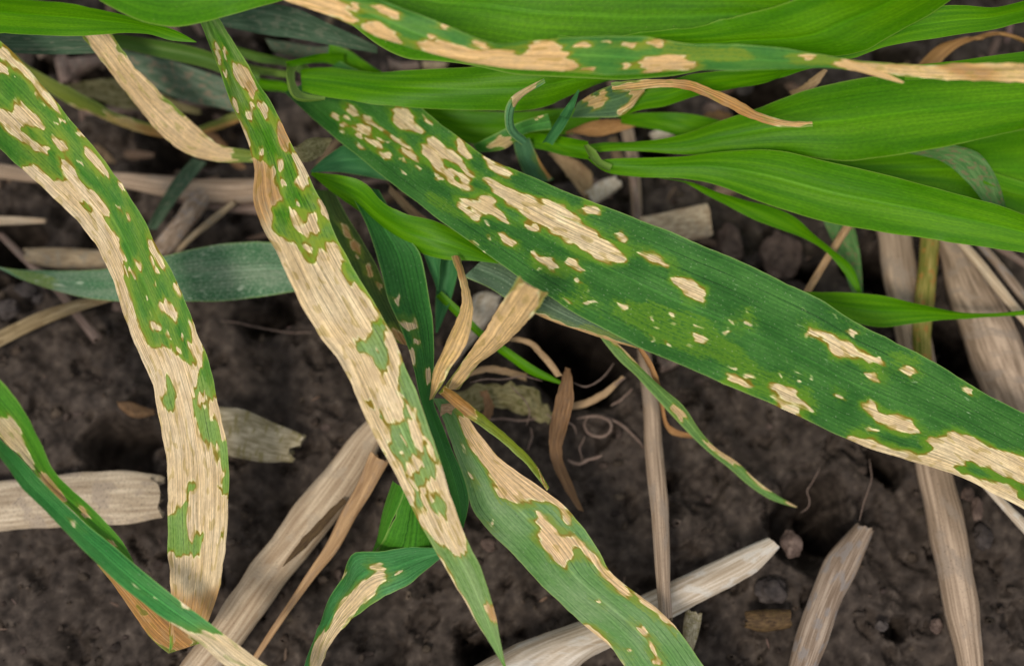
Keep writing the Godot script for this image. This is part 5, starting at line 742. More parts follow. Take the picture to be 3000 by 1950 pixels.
	clod("dark clod under the tan hook in the gap by the lime leaf", Vector3(39.3, 4, -46.3), 1.55, 1.33, "soil_grey")

# ------------------------------------------------------------------ naming
func numbered(called: String) -> String:
	used[called] = used.get(called, -1) + 1
	return called if used[called] == 0 else "%s_%03d" % [called, used[called]]

func tag(o: Node3D, label: String, category: String, group := "") -> void:
	o.set_meta("label", label)
	o.set_meta("category", category)
	if group:
		o.set_meta("group", group)

func thing(called: String, label: String, category: String, group := "") -> Node3D:
	var o := Node3D.new()
	o.name = numbered(called)
	tag(o, label, category, group)
	add_child(o)
	return o

func put(called: String, mesh: ArrayMesh, m: Material, parent: Node3D) -> MeshInstance3D:
	var o := MeshInstance3D.new()
	o.name = called
	o.mesh = mesh
	o.material_override = m
	parent.add_child(o, true)
	return o

func single(called: String, label: String, category: String, group: String, mesh: ArrayMesh, m: Material) -> void:
	var o := put(numbered(called), mesh, m, self)
	tag(o, label, category, group)

# ------------------------------------------------------------------ shapes
func spline(a: Array, n: int, stride: int) -> PackedVector3Array:
	# Catmull-Rom through stations of stride numbers; returns stride / 3 points per sample
	var out := PackedVector3Array()
	var k := a.size() / stride
	for i in n:
		var x := float(i) / (n - 1) * (k - 1)
		var j := mini(int(x), k - 2)
		var f := x - j
		for c in range(0, stride, 3):
			var p: Array[Vector3] = []
			for d in [-1, 0, 1, 2]:
				var b := clampi(j + d, 0, k - 1) * stride + c
				p.append(Vector3(a[b], a[b + 1], a[b + 2]))
			out.append(0.5 * (2.0 * p[1] + (p[2] - p[0]) * f + (2.0 * p[0] - 5.0 * p[1] + 4.0 * p[2] - p[3]) * f * f + (3.0 * p[1] - p[0] - 3.0 * p[2] + p[3]) * f * f * f))
	return out

func grid_mesh(v: PackedVector3Array, uv: PackedVector2Array, cols: int, rows: int, wrap_v := false) -> ArrayMesh:
	var n := PackedVector3Array()
	n.resize(v.size())
	for r in rows:
		for c in cols:
			var c0 := maxi(c - 1, 0)
			var c1 := mini(c + 1, cols - 1)
			if wrap_v:
				if c == 0: c0 = cols - 2
				if c == cols - 1: c1 = 1
			var du := v[r * cols + c1] - v[r * cols + c0]
			var dv := v[mini(r + 1, rows - 1) * cols + c] - v[maxi(r - 1, 0) * cols + c]
			var nn := du.cross(dv)
			n[r * cols + c] = nn.normalized() if nn.length_squared() > 1e-24 else Vector3.UP
	var idx := PackedInt32Array()
	for r in rows - 1:
		for c in cols - 1:
			var a := r * cols + c
			idx.append_array([a, a + cols, a + 1, a + 1, a + cols, a + cols + 1])
	var arrays := []
	arrays.resize(Mesh.ARRAY_MAX)
	arrays[Mesh.ARRAY_VERTEX] = v
	arrays[Mesh.ARRAY_NORMAL] = n
	arrays[Mesh.ARRAY_TEX_UV] = uv
	arrays[Mesh.ARRAY_INDEX] = idx
	var mesh := ArrayMesh.new()
	mesh.add_surface_from_arrays(Mesh.PRIMITIVE_TRIANGLES, arrays)
	return mesh

var blade_count := 0
func blade(st: Array, cup: float, seg: int, across: int, ripple: float) -> ArrayMesh:
	# a leaf blade between two edges: stations of left and right edge points; cup arches it, veins rib it
	blade_count += 1
	var rows := seg + 1
	var cols := across + 1
	var e := spline(st, rows, 6)
	var widest := 0.0
	for i in rows:
		widest = maxf(widest, e[2 * i].distance_to(e[2 * i + 1]))
	var veins := clampf(roundf(widest / 0.62), 4.0, float(across) / 2.6)
	var noise := FastNoiseLite.new()
	noise.seed = blade_count
	noise.frequency = 0.09
	var v := PackedVector3Array()
	var uv := PackedVector2Array()
	var last := Vector3.UP
	for i in rows:
		var l := e[2 * i]
		var r := e[2 * i + 1]
		var ahead := (e[2 * mini(i + 1, seg)] + e[2 * mini(i + 1, seg) + 1]) - (e[2 * maxi(i - 1, 0)] + e[2 * maxi(i - 1, 0) + 1])
		var w := l.distance_to(r)
		var up := (r - l).cross(ahead).normalized()
		if up.y < 0.0:
			up = -up
		if up.length_squared() < 0.5:
			up = last
		last = up
		for j in cols:
			var x := float(j) / across
			var arch := cup * w * 4.0 * x * (1.0 - x)
			var fray := ripple * 0.45 * noise.get_noise_2d(i * 150.0 / seg * 1.6, 90.0 + 40.0 * roundf(x)) * pow(absf(2.0 * x - 1.0), 3.0)
			var p := l.lerp(r, x + fray / maxf(w, 1.5))
			var bend := ripple * noise.get_noise_2d(i * 140.0 / seg * 0.6, x * 14.0) * minf(1.0, w / 6.0)
			var edge := pow(absf(2.0 * x - 1.0), 6.0) * 0.55 * noise.get_noise_2d(i * 1.3, 40.0 + 30.0 * roundf(x)) * minf(1.0, w / 8.0)
			var rib := 0.016 * (0.4 + absf(sin(roundf(veins * x) * 7.3))) * cos(TAU * veins * x) * minf(1.0, w / 5.0)
			var keel := -0.16 * exp(-pow((x - 0.5) * w / 0.5, 2.0)) * minf(1.0, w / 8.0)
			v.append((p + up * (arch + bend + edge + rib + keel)) * MM)
			uv.append(Vector2(float(i) / seg, x))
	return grid_mesh(v, uv, cols, rows)

func stalk(st: Array, flat: float, arc: float, ragged: float, seg: int) -> ArrayMesh:
	# a hollow straw: a thick-walled tube, squashed by flat, open by 360 - arc degrees, with torn ends
	blade_count += 1
	var noise := FastNoiseLite.new()
	noise.seed = 300 + blade_count
	noise.frequency = 0.35
	var rows := seg + 1
	var e := spline(st, rows, 6)
	var half := 17
	var cols := half * 2 + 1
	var v := PackedVector3Array()
	var uv := PackedVector2Array()
	var opening := noise.get_noise_1d(9.0) * 50.0
	for i in rows:
		var l := e[2 * i]
		var r := e[2 * i + 1]
		var c := (l + r) * 0.5
		var ahead := ((e[2 * mini(i + 1, seg)] + e[2 * mini(i + 1, seg) + 1]) - (e[2 * maxi(i - 1, 0)] + e[2 * maxi(i - 1, 0) + 1])).normalized()
		var side := (r - l).normalized()
		var up := side.cross(ahead).normalized()
		if up.y < 0.0:
			up = -up
		var rad := l.distance_to(r) * 0.5
		var pos := float(i) / seg
		var tear := pow(absf(2.0 * pos - 1.0), 30.0)
		for j in cols:
			var inner := j > half and j < cols - 1
			var q := float(j) / half if j <= half else float(2 * half - j) / half
			var ang := deg_to_rad(90.0 + (arc if arc > 300.0 else arc) * (q - 0.5)) + (0.0 if arc > 300.0 else deg_to_rad(opening))
			var rr := rad * (0.72 if inner else 1.0)
			rr *= 1.0 + 0.10 * noise.get_noise_2d(cos(ang) * 9.0 + 50.0, pos * seg * 0.35) + 0.025 * sin(ang * 9.0 + noise.seed)
			var dir := side * cos(ang) * rr + up * sin(ang) * rr * flat
			var pull := ahead * tear * ragged * noise.get_noise_2d(ang * 6.0, 70.0 + pos * 3.0) * 2.2
			v.append((c + dir + pull) * MM)
			uv.append(Vector2(pos, q))
	var mesh := grid_mesh(v, uv, cols, rows)
	# rims: join outer and inner wall at both ends
	var s := SurfaceTool.new()
	s.begin(Mesh.PRIMITIVE_TRIANGLES)
	for end in [0, rows - 1]:
		for j in half:
			var a: int = end * cols + j
			var b: int = end * cols + j + 1
			var c2: int = end * cols + (2 * half - j)
			var d: int = end * cols + (2 * half - j - 1)
			for k in ([a, b, c2, b, d, c2] if end == 0 else [a, c2, b, b, c2, d]):
				s.set_uv(uv[k])
				s.add_vertex(v[k])
	s.generate_normals()
	s.commit(mesh)
	return mesh

func thread(path: Array, radius: float) -> ArrayMesh:
	blade_count += 1
	var noise := FastNoiseLite.new()
	noise.seed = blade_count
	noise.frequency = 0.2
	var n := path.size() / 3 * 3
	var p := spline(path, n, 3)
	var v := PackedVector3Array()
	var uv := PackedVector2Array()
	for i in n:
		var ahead := (p[mini(i + 1, n - 1)] - p[maxi(i - 1, 0)]).normalized()
		var side := ahead.cross(Vector3.UP).normalized()
		var up := side.cross(ahead)
		var r := radius * (1.0 + 0.5 * noise.get_noise_1d(i * 3.0)) * (0.35 + 0.65 * minf(1.0, 6.0 * minf(float(i), n - 1.0 - i) / n))
		for j in 9:
			var a := TAU8 * j
			v.append((p[i] + (side * cos(a) + up * sin(a)) * r) * MM)
			uv.append(Vector2(float(i) / n, j / 8.0))
	return grid_mesh(v, uv, 9, n, true)

func clod(label: String, at: Vector3, rx: float, rz: float, look: String) -> void:
	blade_count += 1
	var noise := FastNoiseLite.new()
	noise.seed = 900 + blade_count
	noise.frequency = 0.55 / maxf(rx, rz)
	noise.fractal_octaves = 4
	var v := PackedVector3Array()
	var uv := PackedVector2Array()
	var cols := 41
	var rows := 25
	for i in rows:
		for j in cols:
			var la := PI * i / (rows - 1)
			var lo := -TAU * j / (cols - 1)
			var d := Vector3(sin(la) * cos(lo), cos(la), sin(la) * sin(lo))
			d = Vector3(-d.y, d.x, d.z)
			var k := 1.0 + 0.50 * noise.get_noise_3dv(d * maxf(rx, rz) * 1.3) + 0.09 * noise.get_noise_3dv(d * maxf(rx, rz) * 6.0)
			v.append(Vector3(d.x * rx, d.y * minf(rx, rz) * 0.7, d.z * rz) * k * MM)
			uv.append(Vector2(float(j) / (cols - 1), float(i) / (rows - 1)))
	var o := put(numbered("soil_clod"), grid_mesh(v, uv, cols, rows, true), skin(look), self)
	o.position = at * MM
	tag(o, label, "clod", "lumps of earth on the soil")

var lumps: FastNoiseLite
var clods: FastNoiseLite
var pits: FastNoiseLite
var hollows: Array = []
func survey() -> void:
	lumps = FastNoiseLite.new()
	lumps.seed = 4
	lumps.frequency = 0.045
	lumps.fractal_octaves = 5
	lumps.fractal_gain = 0.44
	clods = FastNoiseLite.new()
	clods.seed = 8
	clods.noise_type = FastNoiseLite.TYPE_CELLULAR
	clods.cellular_return_type = FastNoiseLite.RETURN_DISTANCE2_SUB
	clods.frequency = 0.085
	clods.fractal_type = FastNoiseLite.FRACTAL_FBM
	clods.fractal_octaves = 2
	clods.domain_warp_enabled = true
	clods.domain_warp_amplitude = 14.0
	clods.domain_warp_frequency = 0.06
	pits = FastNoiseLite.new()
	pits.seed = 15
	pits.frequency = 0.11
	pits.fractal_octaves = 2
	pits.domain_warp_enabled = true
	pits.domain_warp_amplitude = 8.0
	pits.domain_warp_frequency = 0.1
	# hollows between the plants: x, z, radius, depth
	hollows = [
		[-74.1, -51.8, 3.2, 9],
		[-57.2, -40.2, 7.1, 6],
		[-41.9, -56.7, 2.4, 9],
		[-8.5, -52.3, 4.8, 9],
		[41.5, -47.2, 3.7, 10],
		[10.8, -1.4, 7.1, 13],
		[-7.5, -1.4, 2.0, 7],
		[47.5, 26.9, 5.6, 6],
		[52.7, 28.2, 2.6, 5],
		[50, -14.2, 2.0, 6],
		[59.5, -14.5, 4.1, 9],
		[70.8, -0.9, 3.7, 8],
		[-4.7, 46.5, 3.2, 6],
		[-63.7, 17, 5.0, 4],
		[-83.3, -20, 4.3, 6],
		[-66.7, -21.1, 4.8, 6],
		[25.2, 20.5, 2.0, 6],
		[59.9, 43.3, 1.7, 3],
		[61.3, 33.4, 1.5, 3],
		[-38.4, -7.8, 3.2, 3],
		[60, 17.9, 2.8, 4],
		[-6.8, 7, 2.2, 5],
		[-80.4, -52.1, 1.5, 8],
		[24.8, -37.6, 3.5, 6],
		[73.1, -33.6, 4.3, 8],
		[67.3, -53.2, 3.2, 8],
	]

func ground_height(x: float, z: float) -> float:
	var h := 4.2 * lumps.get_noise_2d(x, z)
	h += 2.4 * minf(0.42, clods.get_noise_2d(x, z) + 1.0)
	var p := pits.get_noise_2d(x, z)
	h -= 2.0 * smoothstep(0.22, 0.6, p)
	if absf(x) < 110.0 and absf(z) < 110.0:
		for hollow in hollows:
			var q: float = (Vector2(x - hollow[0], z - hollow[1]).length() + 2.5 * p + 5.0 * lumps.get_noise_2d(z + 200.0, x)) / hollow[2]
			if q < 1.6:
				h -= 2.7 * hollow[3] * exp(-q * q * q * q)
	return h - 0.6

func build_ground() -> void:
	survey()
	# evenly fine where the camera looks, then ever wider to the horizon
	var xs := PackedFloat32Array()
	var n := 470
	for i in n + 1:
		var u := 2.0 * i / n - 1.0
		xs.append(u * 105.0 + signf(u) * pow(maxf(0.0, absf(u) - 0.9) / 0.1, 5.0) * 12000.0)
	var v := PackedVector3Array()
	var uv := PackedVector2Array()
	for i in n + 1:
		var z := xs[i] - 10.0
		for j in n + 1:
			var x := xs[j]
			v.append(Vector3(x, ground_height(x, z), z) * MM)
			uv.append(Vector2(x, z) * 0.01)
	var o := put("ground", grid_mesh(v, uv, n + 1, n + 1), skin("soil"), self)
	o.set_meta("kind", "structure")
	o.set_meta("label", "dark crumbly moist field soil")

func build_crumbs() -> void:
	var rng := RandomNumberGenerator.new()
	rng.seed = 21
	var noise := FastNoiseLite.new()
	noise.seed = 77
	noise.frequency = 0.9
	var v := PackedVector3Array()
	var uv := PackedVector2Array()
	for i in 7:
		for j in 10:
			var la := PI * i / 6.0
			var lo := -TAU * j / 9.0
			var d := Vector3(sin(la) * cos(lo), cos(la) * 0.75, sin(la) * sin(lo))
			v.append(d * (1.0 + 0.6 * noise.get_noise_3dv(d * 1.7)))
			uv.append(Vector2(j / 9.0, i / 6.0))
	var mm := MultiMesh.new()
	mm.transform_format = MultiMesh.TRANSFORM_3D
	mm.use_colors = true
	mm.mesh = grid_mesh(v, uv, 10, 7, true)
	mm.instance_count = 5000
	for i in 5000:
		var r := 0.14 + 0.75 * pow(rng.randf(), 5.0)
		var b := Basis.from_euler(Vector3(rng.randf() * TAU, rng.randf() * TAU, 0)).scaled(Vector3(rng.randf_range(0.7, 1.5), rng.randf_range(0.5, 1.0), rng.randf_range(0.7, 1.3)) * r * MM)
		var at := Vector3(rng.randf_range(-95, 95), 0, rng.randf_range(-90, 70))
		at.y = ground_height(at.x, at.z) + r * rng.randf_range(0.0, 0.6)
		mm.set_instance_transform(i, Transform3D(b, at * MM))
		var g := rng.randf_range(0.7, 1.5)
		mm.set_instance_color(i, Color(g, g * rng.randf_range(0.93, 1.0), g * rng.randf_range(0.86, 1.0)))
	var o := MultiMeshInstance3D.new()
	o.name = "soil_crumbs"
	o.multimesh = mm
	var m: StandardMaterial3D = skin("soil").duplicate()
	m.vertex_color_use_as_albedo = true
	o.material_override = m
	o.set_meta("kind", "stuff")
	o.set_meta("label", "fine loose crumbs scattered over the soil")
	o.set_meta("category", "soil crumbs")
	add_child(o)

func build_chaff() -> void:
	var rng := RandomNumberGenerator.new()
	rng.seed = 5
	var mm := MultiMesh.new()
	mm.transform_format = MultiMesh.TRANSFORM_3D
	mm.use_colors = true
	mm.mesh = blade([-3, 0, -0.5, -3, 0, 0.4, -1, 0.25, -0.6, -1, 0.2, 0.6, 1, 0.3, -0.55, 1, 0.25, 0.5, 3, 0, -0.2, 3, 0, 0.3], 0.2, 10, 6, 0.2)
	mm.instance_count = 330
	for i in 330:
		var z := rng.randf_range(-80, 60)
		if i < 240:
			z = rng.randf_range(-85, -18)
		var b := Basis.from_euler(Vector3(rng.randf_range(-0.4, 0.4), rng.randf() * TAU, rng.randf_range(-0.5, 0.5))).scaled(Vector3.ONE * (rng.randf_range(0.25, 1.5) if z < -18.0 else rng.randf_range(0.1, 0.35)))
		var at := Vector3(rng.randf_range(-95, 95), 0, z)
		at.y = ground_height(at.x, at.z) + rng.randf_range(0.1, 0.7)
		mm.set_instance_transform(i, Transform3D(b, at * MM))
		var g := rng.randf_range(0.45, 1.1)
		mm.set_instance_color(i, Color(g, g * rng.randf_range(0.86, 1.0), g * rng.randf_range(0.7, 1.0)))
	var o := MultiMeshInstance3D.new()
	o.name = "chaff"
	o.multimesh = mm
	var m: StandardMaterial3D = skin("straw_c").duplicate()
	m.vertex_color_use_as_albedo = true
	o.material_override = m
	o.set_meta("kind", "stuff")
	o.set_meta("label", "broken slivers of old straw and leaf littering the soil")
	o.set_meta("category", "chaff")
	add_child(o)

# ------------------------------------------------------------------ pigment
func dead(p: Array) -> void: marks.append([0, p])
func green(p: Array) -> void: marks.append([1, p])
func yellow(p: Array) -> void: marks.append([2, p])
func brown(p: Array) -> void: marks.append([3, p])
func pale(p: Array) -> void: marks.append([4, p])

func fill(im: Image, p: Array, value: float) -> void:
	# fills an outline given in thousandths of the leaf, row by row
	var w := im.get_width()
	var h := im.get_height()
	var ring := PackedVector2Array()
	for i in p.size() / 2:
		ring.append(Vector2(p[2 * i] * 0.001 * w, p[2 * i + 1] * 0.001 * h))
	for pass_ in 2:
		var cut := PackedVector2Array()
		for i in ring.size():
			var k := (i + 1) % ring.size()
			cut.append(ring[i].lerp(ring[k], 0.22))
			cut.append(ring[i].lerp(ring[k], 0.78))
		ring = cut
	var n := ring.size()
	var xs := PackedFloat32Array()
	var ys := PackedFloat32Array()
	for point in ring:
		xs.append(point.x)
		ys.append(point.y)
	var lo := 1e9
	var hi := -1e9
	for y in ys:
		lo = minf(lo, y)
		hi = maxf(hi, y)
	for row in range(maxi(0, int(lo)), mini(h, int(hi) + 1)):
		var y := row + 0.5
		var cross: Array[float] = []
		for i in n:
			var k := (i + 1) % n
			if (ys[i] <= y) != (ys[k] <= y):
				cross.append(xs[i] + (y - ys[i]) / (ys[k] - ys[i]) * (xs[k] - xs[i]))
		cross.sort()
		for c in range(0, cross.size() - 1, 2):
			im.fill_rect(Rect2i(int(cross[c]), row, maxi(1, int(cross[c + 1]) - int(cross[c])), 1), Color(value, value, value))

func soften(im: Image, halvings: int) -> PackedByteArray:
	var c: Image = im.duplicate()
	var w := im.get_width()
	var h := im.get_height()
	for i in halvings:
		c.shrink_x2()
	c.resize(w, h, Image.INTERPOLATE_CUBIC)
	return c.get_data()

func grain(w: int, h: int, s: int, cells_along: float, cells_across: float, octaves := 3) -> PackedByteArray:
	# grey noise whose patches are w / cells_along by h / cells_across pixels
	var noise := FastNoiseLite.new()
	noise.seed = s
	noise.noise_type = FastNoiseLite.TYPE_SIMPLEX_SMOOTH
	noise.fractal_octaves = octaves
	noise.frequency = cells_across / h
	var squeeze := (cells_across / h) / (cells_along / w)
	var small := noise.get_image(maxi(4, int(w / maxf(1.0, squeeze))), h, false, false, false)
	small.convert(Image.FORMAT_L8)
	small.resize(w, h, Image.INTERPOLATE_CUBIC)
	return small.get_data()

# look of each blade: two greens, tan of dead tissue, brown, halo strength, dust, backlight
var looks := {}
func look(called: String, a: Color, b: Color, tan_: Color, halo: float, dust: float, through := 0.5, rough := 0.5, ill := Color(0.44, 0.50, 0.14), spots := Color(0.70, 0.73, 0.62)) -> void:
	looks[called] = [a, b, tan_, halo, dust, through, rough, ill, spots]

func paint(called: String, w: int, h: int, wide: float, long: float) -> void:
	var d: Array = looks[called] if looks.has(called) else looks["plain"]
	var s := called.hash() % 1000
	var masks: Array[Image] = []
	for i in 4:
		masks.append(Image.create(w, h, false, Image.FORMAT_L8))
	for m in marks:
		if m[0] == 1:
			fill(masks[0], m[1], 0.0)
		else:
			fill(masks[[0, 0, 1, 2, 3][m[0]]], m[1], 1.0)
	var near := soften(masks[0], 3)
	var far := soften(masks[0], 5)
	var yel := soften(masks[1], 4)
	var bro := soften(masks[2], 5)
	var pal := soften(masks[3], 3)
	var fine := grain(w, h, s, long / 0.9, wide / 0.55, 3)
	var sway := grain(w, h, s + 5, long / 3.0, wide / 1.5, 1)
	var seam := soften(masks[0], 4)
	var streak := grain(w, h, s + 1, long / 20.0, wide / 0.30, 3)
	var blotch := grain(w, h, s + 2, long / (12.0 if d[3] > 0.0 else 40.0), wide / (5.0 if d[3] > 0.0 else 3.0), 4 if d[3] > 0.0 else 2)
	var speck := grain(w, h, s + 3, long / 0.5, wide / 0.45, 2)
	var a: Color = d[0]
	var b: Color = d[1]
	var tan_: Color = d[2]
	var halo: float = d[3]
	var dust: float = d[4]
	var ill: Color = d[7]
	var veins := maxf(4.0, roundf(wide / 0.62))
	var ribbing := 0.30 if called.begins_with("green") else 1.0
	var shift_x := 0.30 / long * w / 64.0
	var shift_y := 0.20 / wide * h / 64.0
	var out := PackedByteArray()
	out.resize(w * h * 3)
	for y in h:
		var x01 := (y + 0.5) / h
		var order := absf(fmod(sin(roundf(veins * x01) * 12.9 + s) * 437.5, 1.0))
		var vein_row := pow(0.5 + 0.5 * cos(TAU * veins * x01), 5.0) * (0.08 + 0.40 * order * order)
		var rim := clampf(1.3 - minf(x01, 1.0 - x01) * wide / 0.20, 0.0, 1.0) * 0.6
		var mid := exp(-pow((x01 - 0.5) * wide / 0.25, 2.0)) * 0.16
		for x in w:
			var i := y * w + x
			var fb := fine[i]
			var f := fb / 255.0 - 0.5
			var st := streak[i] / 255.0 - 0.5
			var sp := speck[i] / 255.0
			var vein := vein_row * clampf(0.75 + st * 3.2, 0.0, 1.8)
			var bl := clampf(blotch[i] / 255.0 * 2.0 - 0.5, 0.0, 1.0)
			# the outline of dead tissue wanders between the veins
			var wx := clampi(x + int((sway[(i + 7919) % (w * h)] - 128) * shift_x), 0, w - 1)
			var wy := clampi(y + int((sway[i] - 128) * shift_y), 0, h - 1)
			var wi := wy * w + wx
			var k := 1.0 + st * (0.34 if ribbing > 0.5 else 0.20) + f * 0.22 - vein * ribbing * (0.5 + sp) + mid
			var r := lerpf(a.r, b.r, bl) * k
			var g := lerpf(a.g, b.g, bl) * (1.0 + (k - 1.0) * 0.8)
			var u := lerpf(a.b, b.b, bl) * k
			var edge := near[wi] / 255.0 + f * 0.10 + st * 0.30 * minf(1.0, near[wi] / 60.0)
			var y0 := yel[wi] / 255.0
			var ye := clampf(y0 * 1.25 + (f * 1.5 + st * 2.2) * minf(1.0, y0 * 3.0) - 0.30, 0.0, 1.0) * 0.65
			var ha := clampf(far[wi] / 255.0 * 3.4 - 0.12 + f * 0.6, 0.0, 1.0) * halo
			var e := maxf(ye, ha)
			r = lerpf(r, ill.r, e)
			g = lerpf(g, ill.g, e)
			u = lerpf(u, ill.b, e)
			if pal[wi] > 0:
				var c := clampf((pal[wi] / 255.0 + f * 0.5 + st * 0.5) * 1.3 - 0.45 + st * 1.1, 0.0, 0.75)
				var pc: Color = d[8]
				r = lerpf(r, pc.r * k, c)
				g = lerpf(g, pc.g * k, c)
				u = lerpf(u, pc.b * k, c)
			if rim > 0.0:
				r = lerpf(r, 0.60, rim)
				g = lerpf(g, 0.68, rim)
				u = lerpf(u, 0.36, rim)
			if dust > 0.0 and sp > 0.80 - dust * 0.25:
				var c := minf(1.0, (sp - 0.80 + dust * 0.25) * 7.0) * 0.6
				r = lerpf(r, 0.62, c)
				g = lerpf(g, 0.64, c)
				u = lerpf(u, 0.54, c)
			var rimming := clampf((seam[wi] / 255.0 - 0.20 + f * 0.18) * 3.6, 0.0, 1.0) * minf(1.0, halo * 1.25)
			if rimming > 0.0:
				# browned seam round the dead patch
				r = lerpf(r, 0.50, rimming)
				g = lerpf(g, 0.41, rimming)
				u = lerpf(u, 0.10, rimming)
			if edge > 0.32:
				# bleached fibres inside it
				var br := clampf(bro[i] / 255.0 * 1.2 * (1.0 + f + st), 0.0, 1.0) * 0.7
				var core := clampf((edge - 0.32) * (1.0 + 2.6 * clampf(sway[(i + w * 31) % (w * h)] / 128.0 - 0.4, 0.0, 1.0)) + 0.06, 0.0, 1.0)
				var inner := clampf((edge - 0.62) * 3.0, 0.0, 1.0)
				if core > 0.0:
					var tone := 1.0 + st * 0.62 + f * 0.16 - vein * 0.6
					if streak[i] < 84:
						tone -= 0.13 * sp
					var worn := bl * 0.5 * inner
					var tr := lerpf(lerpf(lerpf(0.88, tan_.r, inner), 0.80, worn), 0.64, br) * tone
					var tg := lerpf(lerpf(lerpf(0.83, tan_.g, inner), 0.66, worn), 0.45, br) * tone
					var tu := lerpf(lerpf(lerpf(0.62, tan_.b, inner), 0.45, worn), 0.24, br) * tone
					# grey weathered stains and dark flecks on the dead part
					var grey := clampf((sway[i] / 255.0 - 0.60 + st * 0.8) * 1.6, 0.0, 0.28) * inner
					if sp > 0.86 and fb > 160:
						grey = minf(1.0, grey + 0.35)
					tr = lerpf(tr, 0.64, grey)
					tg = lerpf(tg, 0.55, grey)
					tu = lerpf(tu, 0.43, grey)
					r = lerpf(r, tr, core)
					g = lerpf(g, tg, core)
					u = lerpf(u, tu, core)
			out[i * 3] = clampi(int(r * 255.0), 0, 255)
			out[i * 3 + 1] = clampi(int(g * 255.0), 0, 255)
			out[i * 3 + 2] = clampi(int(u * 255.0), 0, 255)
	skins[called] = leaf_material(Image.create_from_data(w, h, false, Image.FORMAT_RGB8, out), d[5], d[6])
	marks = []

func leaf_material(im: Image, through: float, rough: float) -> StandardMaterial3D:
	var m := StandardMaterial3D.new()
	m.albedo_texture = ImageTexture.create_from_image(im)
	m.texture_repeat = false
	m.roughness = rough
	m.metallic_specular = 0.28
	m.cull_mode = BaseMaterial3D.CULL_DISABLED
	if through > 0.0:
		m.backlight_enabled = true
		m.backlight = Color(0.95, 1.0, 0.30) * through
	return m

func fibre(called: String, pale_: Color, dark_: Color, stain: Color, specks: float, through := 0.0) -> void:
	# old straw and dead leaf: long fibres, weather stains, dark specks
	var w := 1024
	var h := 128
	var s := called.hash() % 1000
	var streak := grain(w, h, s, 5.0, 26.0, 3)
	var wide := grain(w, h, s + 1, 3.0, 5.0, 3)
	var stains := grain(w, h, s + 2, 11.0, 4.0, 4)
	var fine := grain(w, h, s + 3, 260.0, 60.0, 2)
	var out := PackedByteArray()
	out.resize(w * h * 3)
	for i in w * h:
		var k := clampf((streak[i] / 255.0 - 0.5) * 1.5 + wide[i] / 255.0, 0.0, 1.0)
		var c := dark_.lerp(pale_, k)
		c = c.lerp(stain, clampf((stains[i] / 255.0 - 0.56) * 6.0, 0.0, 0.8))
		var f := fine[i] / 255.0
		var tone := 0.92 + 0.16 * f
		if f > 0.86 - specks * 0.2:
			tone *= 0.70
		out[i * 3] = clampi(int(c.r * tone * 255.0), 0, 255)
		out[i * 3 + 1] = clampi(int(c.g * tone * 255.0), 0, 255)
		out[i * 3 + 2] = clampi(int(c.b * tone * 255.0), 0, 255)
	var m := leaf_material(Image.create_from_data(w, h, false, Image.FORMAT_RGB8, out), through, 0.75)
	m.metallic_specular = 0.3
	m.texture_repeat = true
	skins[called] = m

func earth(called: String, low: Color, mid: Color, high: Color, s: int) -> void:
	var noise := FastNoiseLite.new()
	noise.seed = s
	noise.frequency = 0.02
	noise.fractal_octaves = 6
	noise.fractal_gain = 0.52
	var tex := NoiseTexture2D.new()
	tex.width = 512
	tex.height = 512
	tex.seamless = true
	tex.noise = noise
	var ramp := Gradient.new()
	ramp.offsets = PackedFloat32Array([0.15, 0.5, 0.72, 0.92])
	ramp.colors = PackedColorArray([low, mid, mid.lerp(high, 0.35), high])
	tex.color_ramp = ramp
	var m := StandardMaterial3D.new()
	m.albedo_texture = tex
	m.uv1_triplanar = true
	m.uv1_world_triplanar = true
	m.uv1_scale = Vector3.ONE * 34.0
	m.roughness = 0.7
	m.metallic_specular = 0.25
	skins[called] = m

func skin(called: String) -> StandardMaterial3D:
	if skins.is_empty():
		make_skins()
	return skins[called]

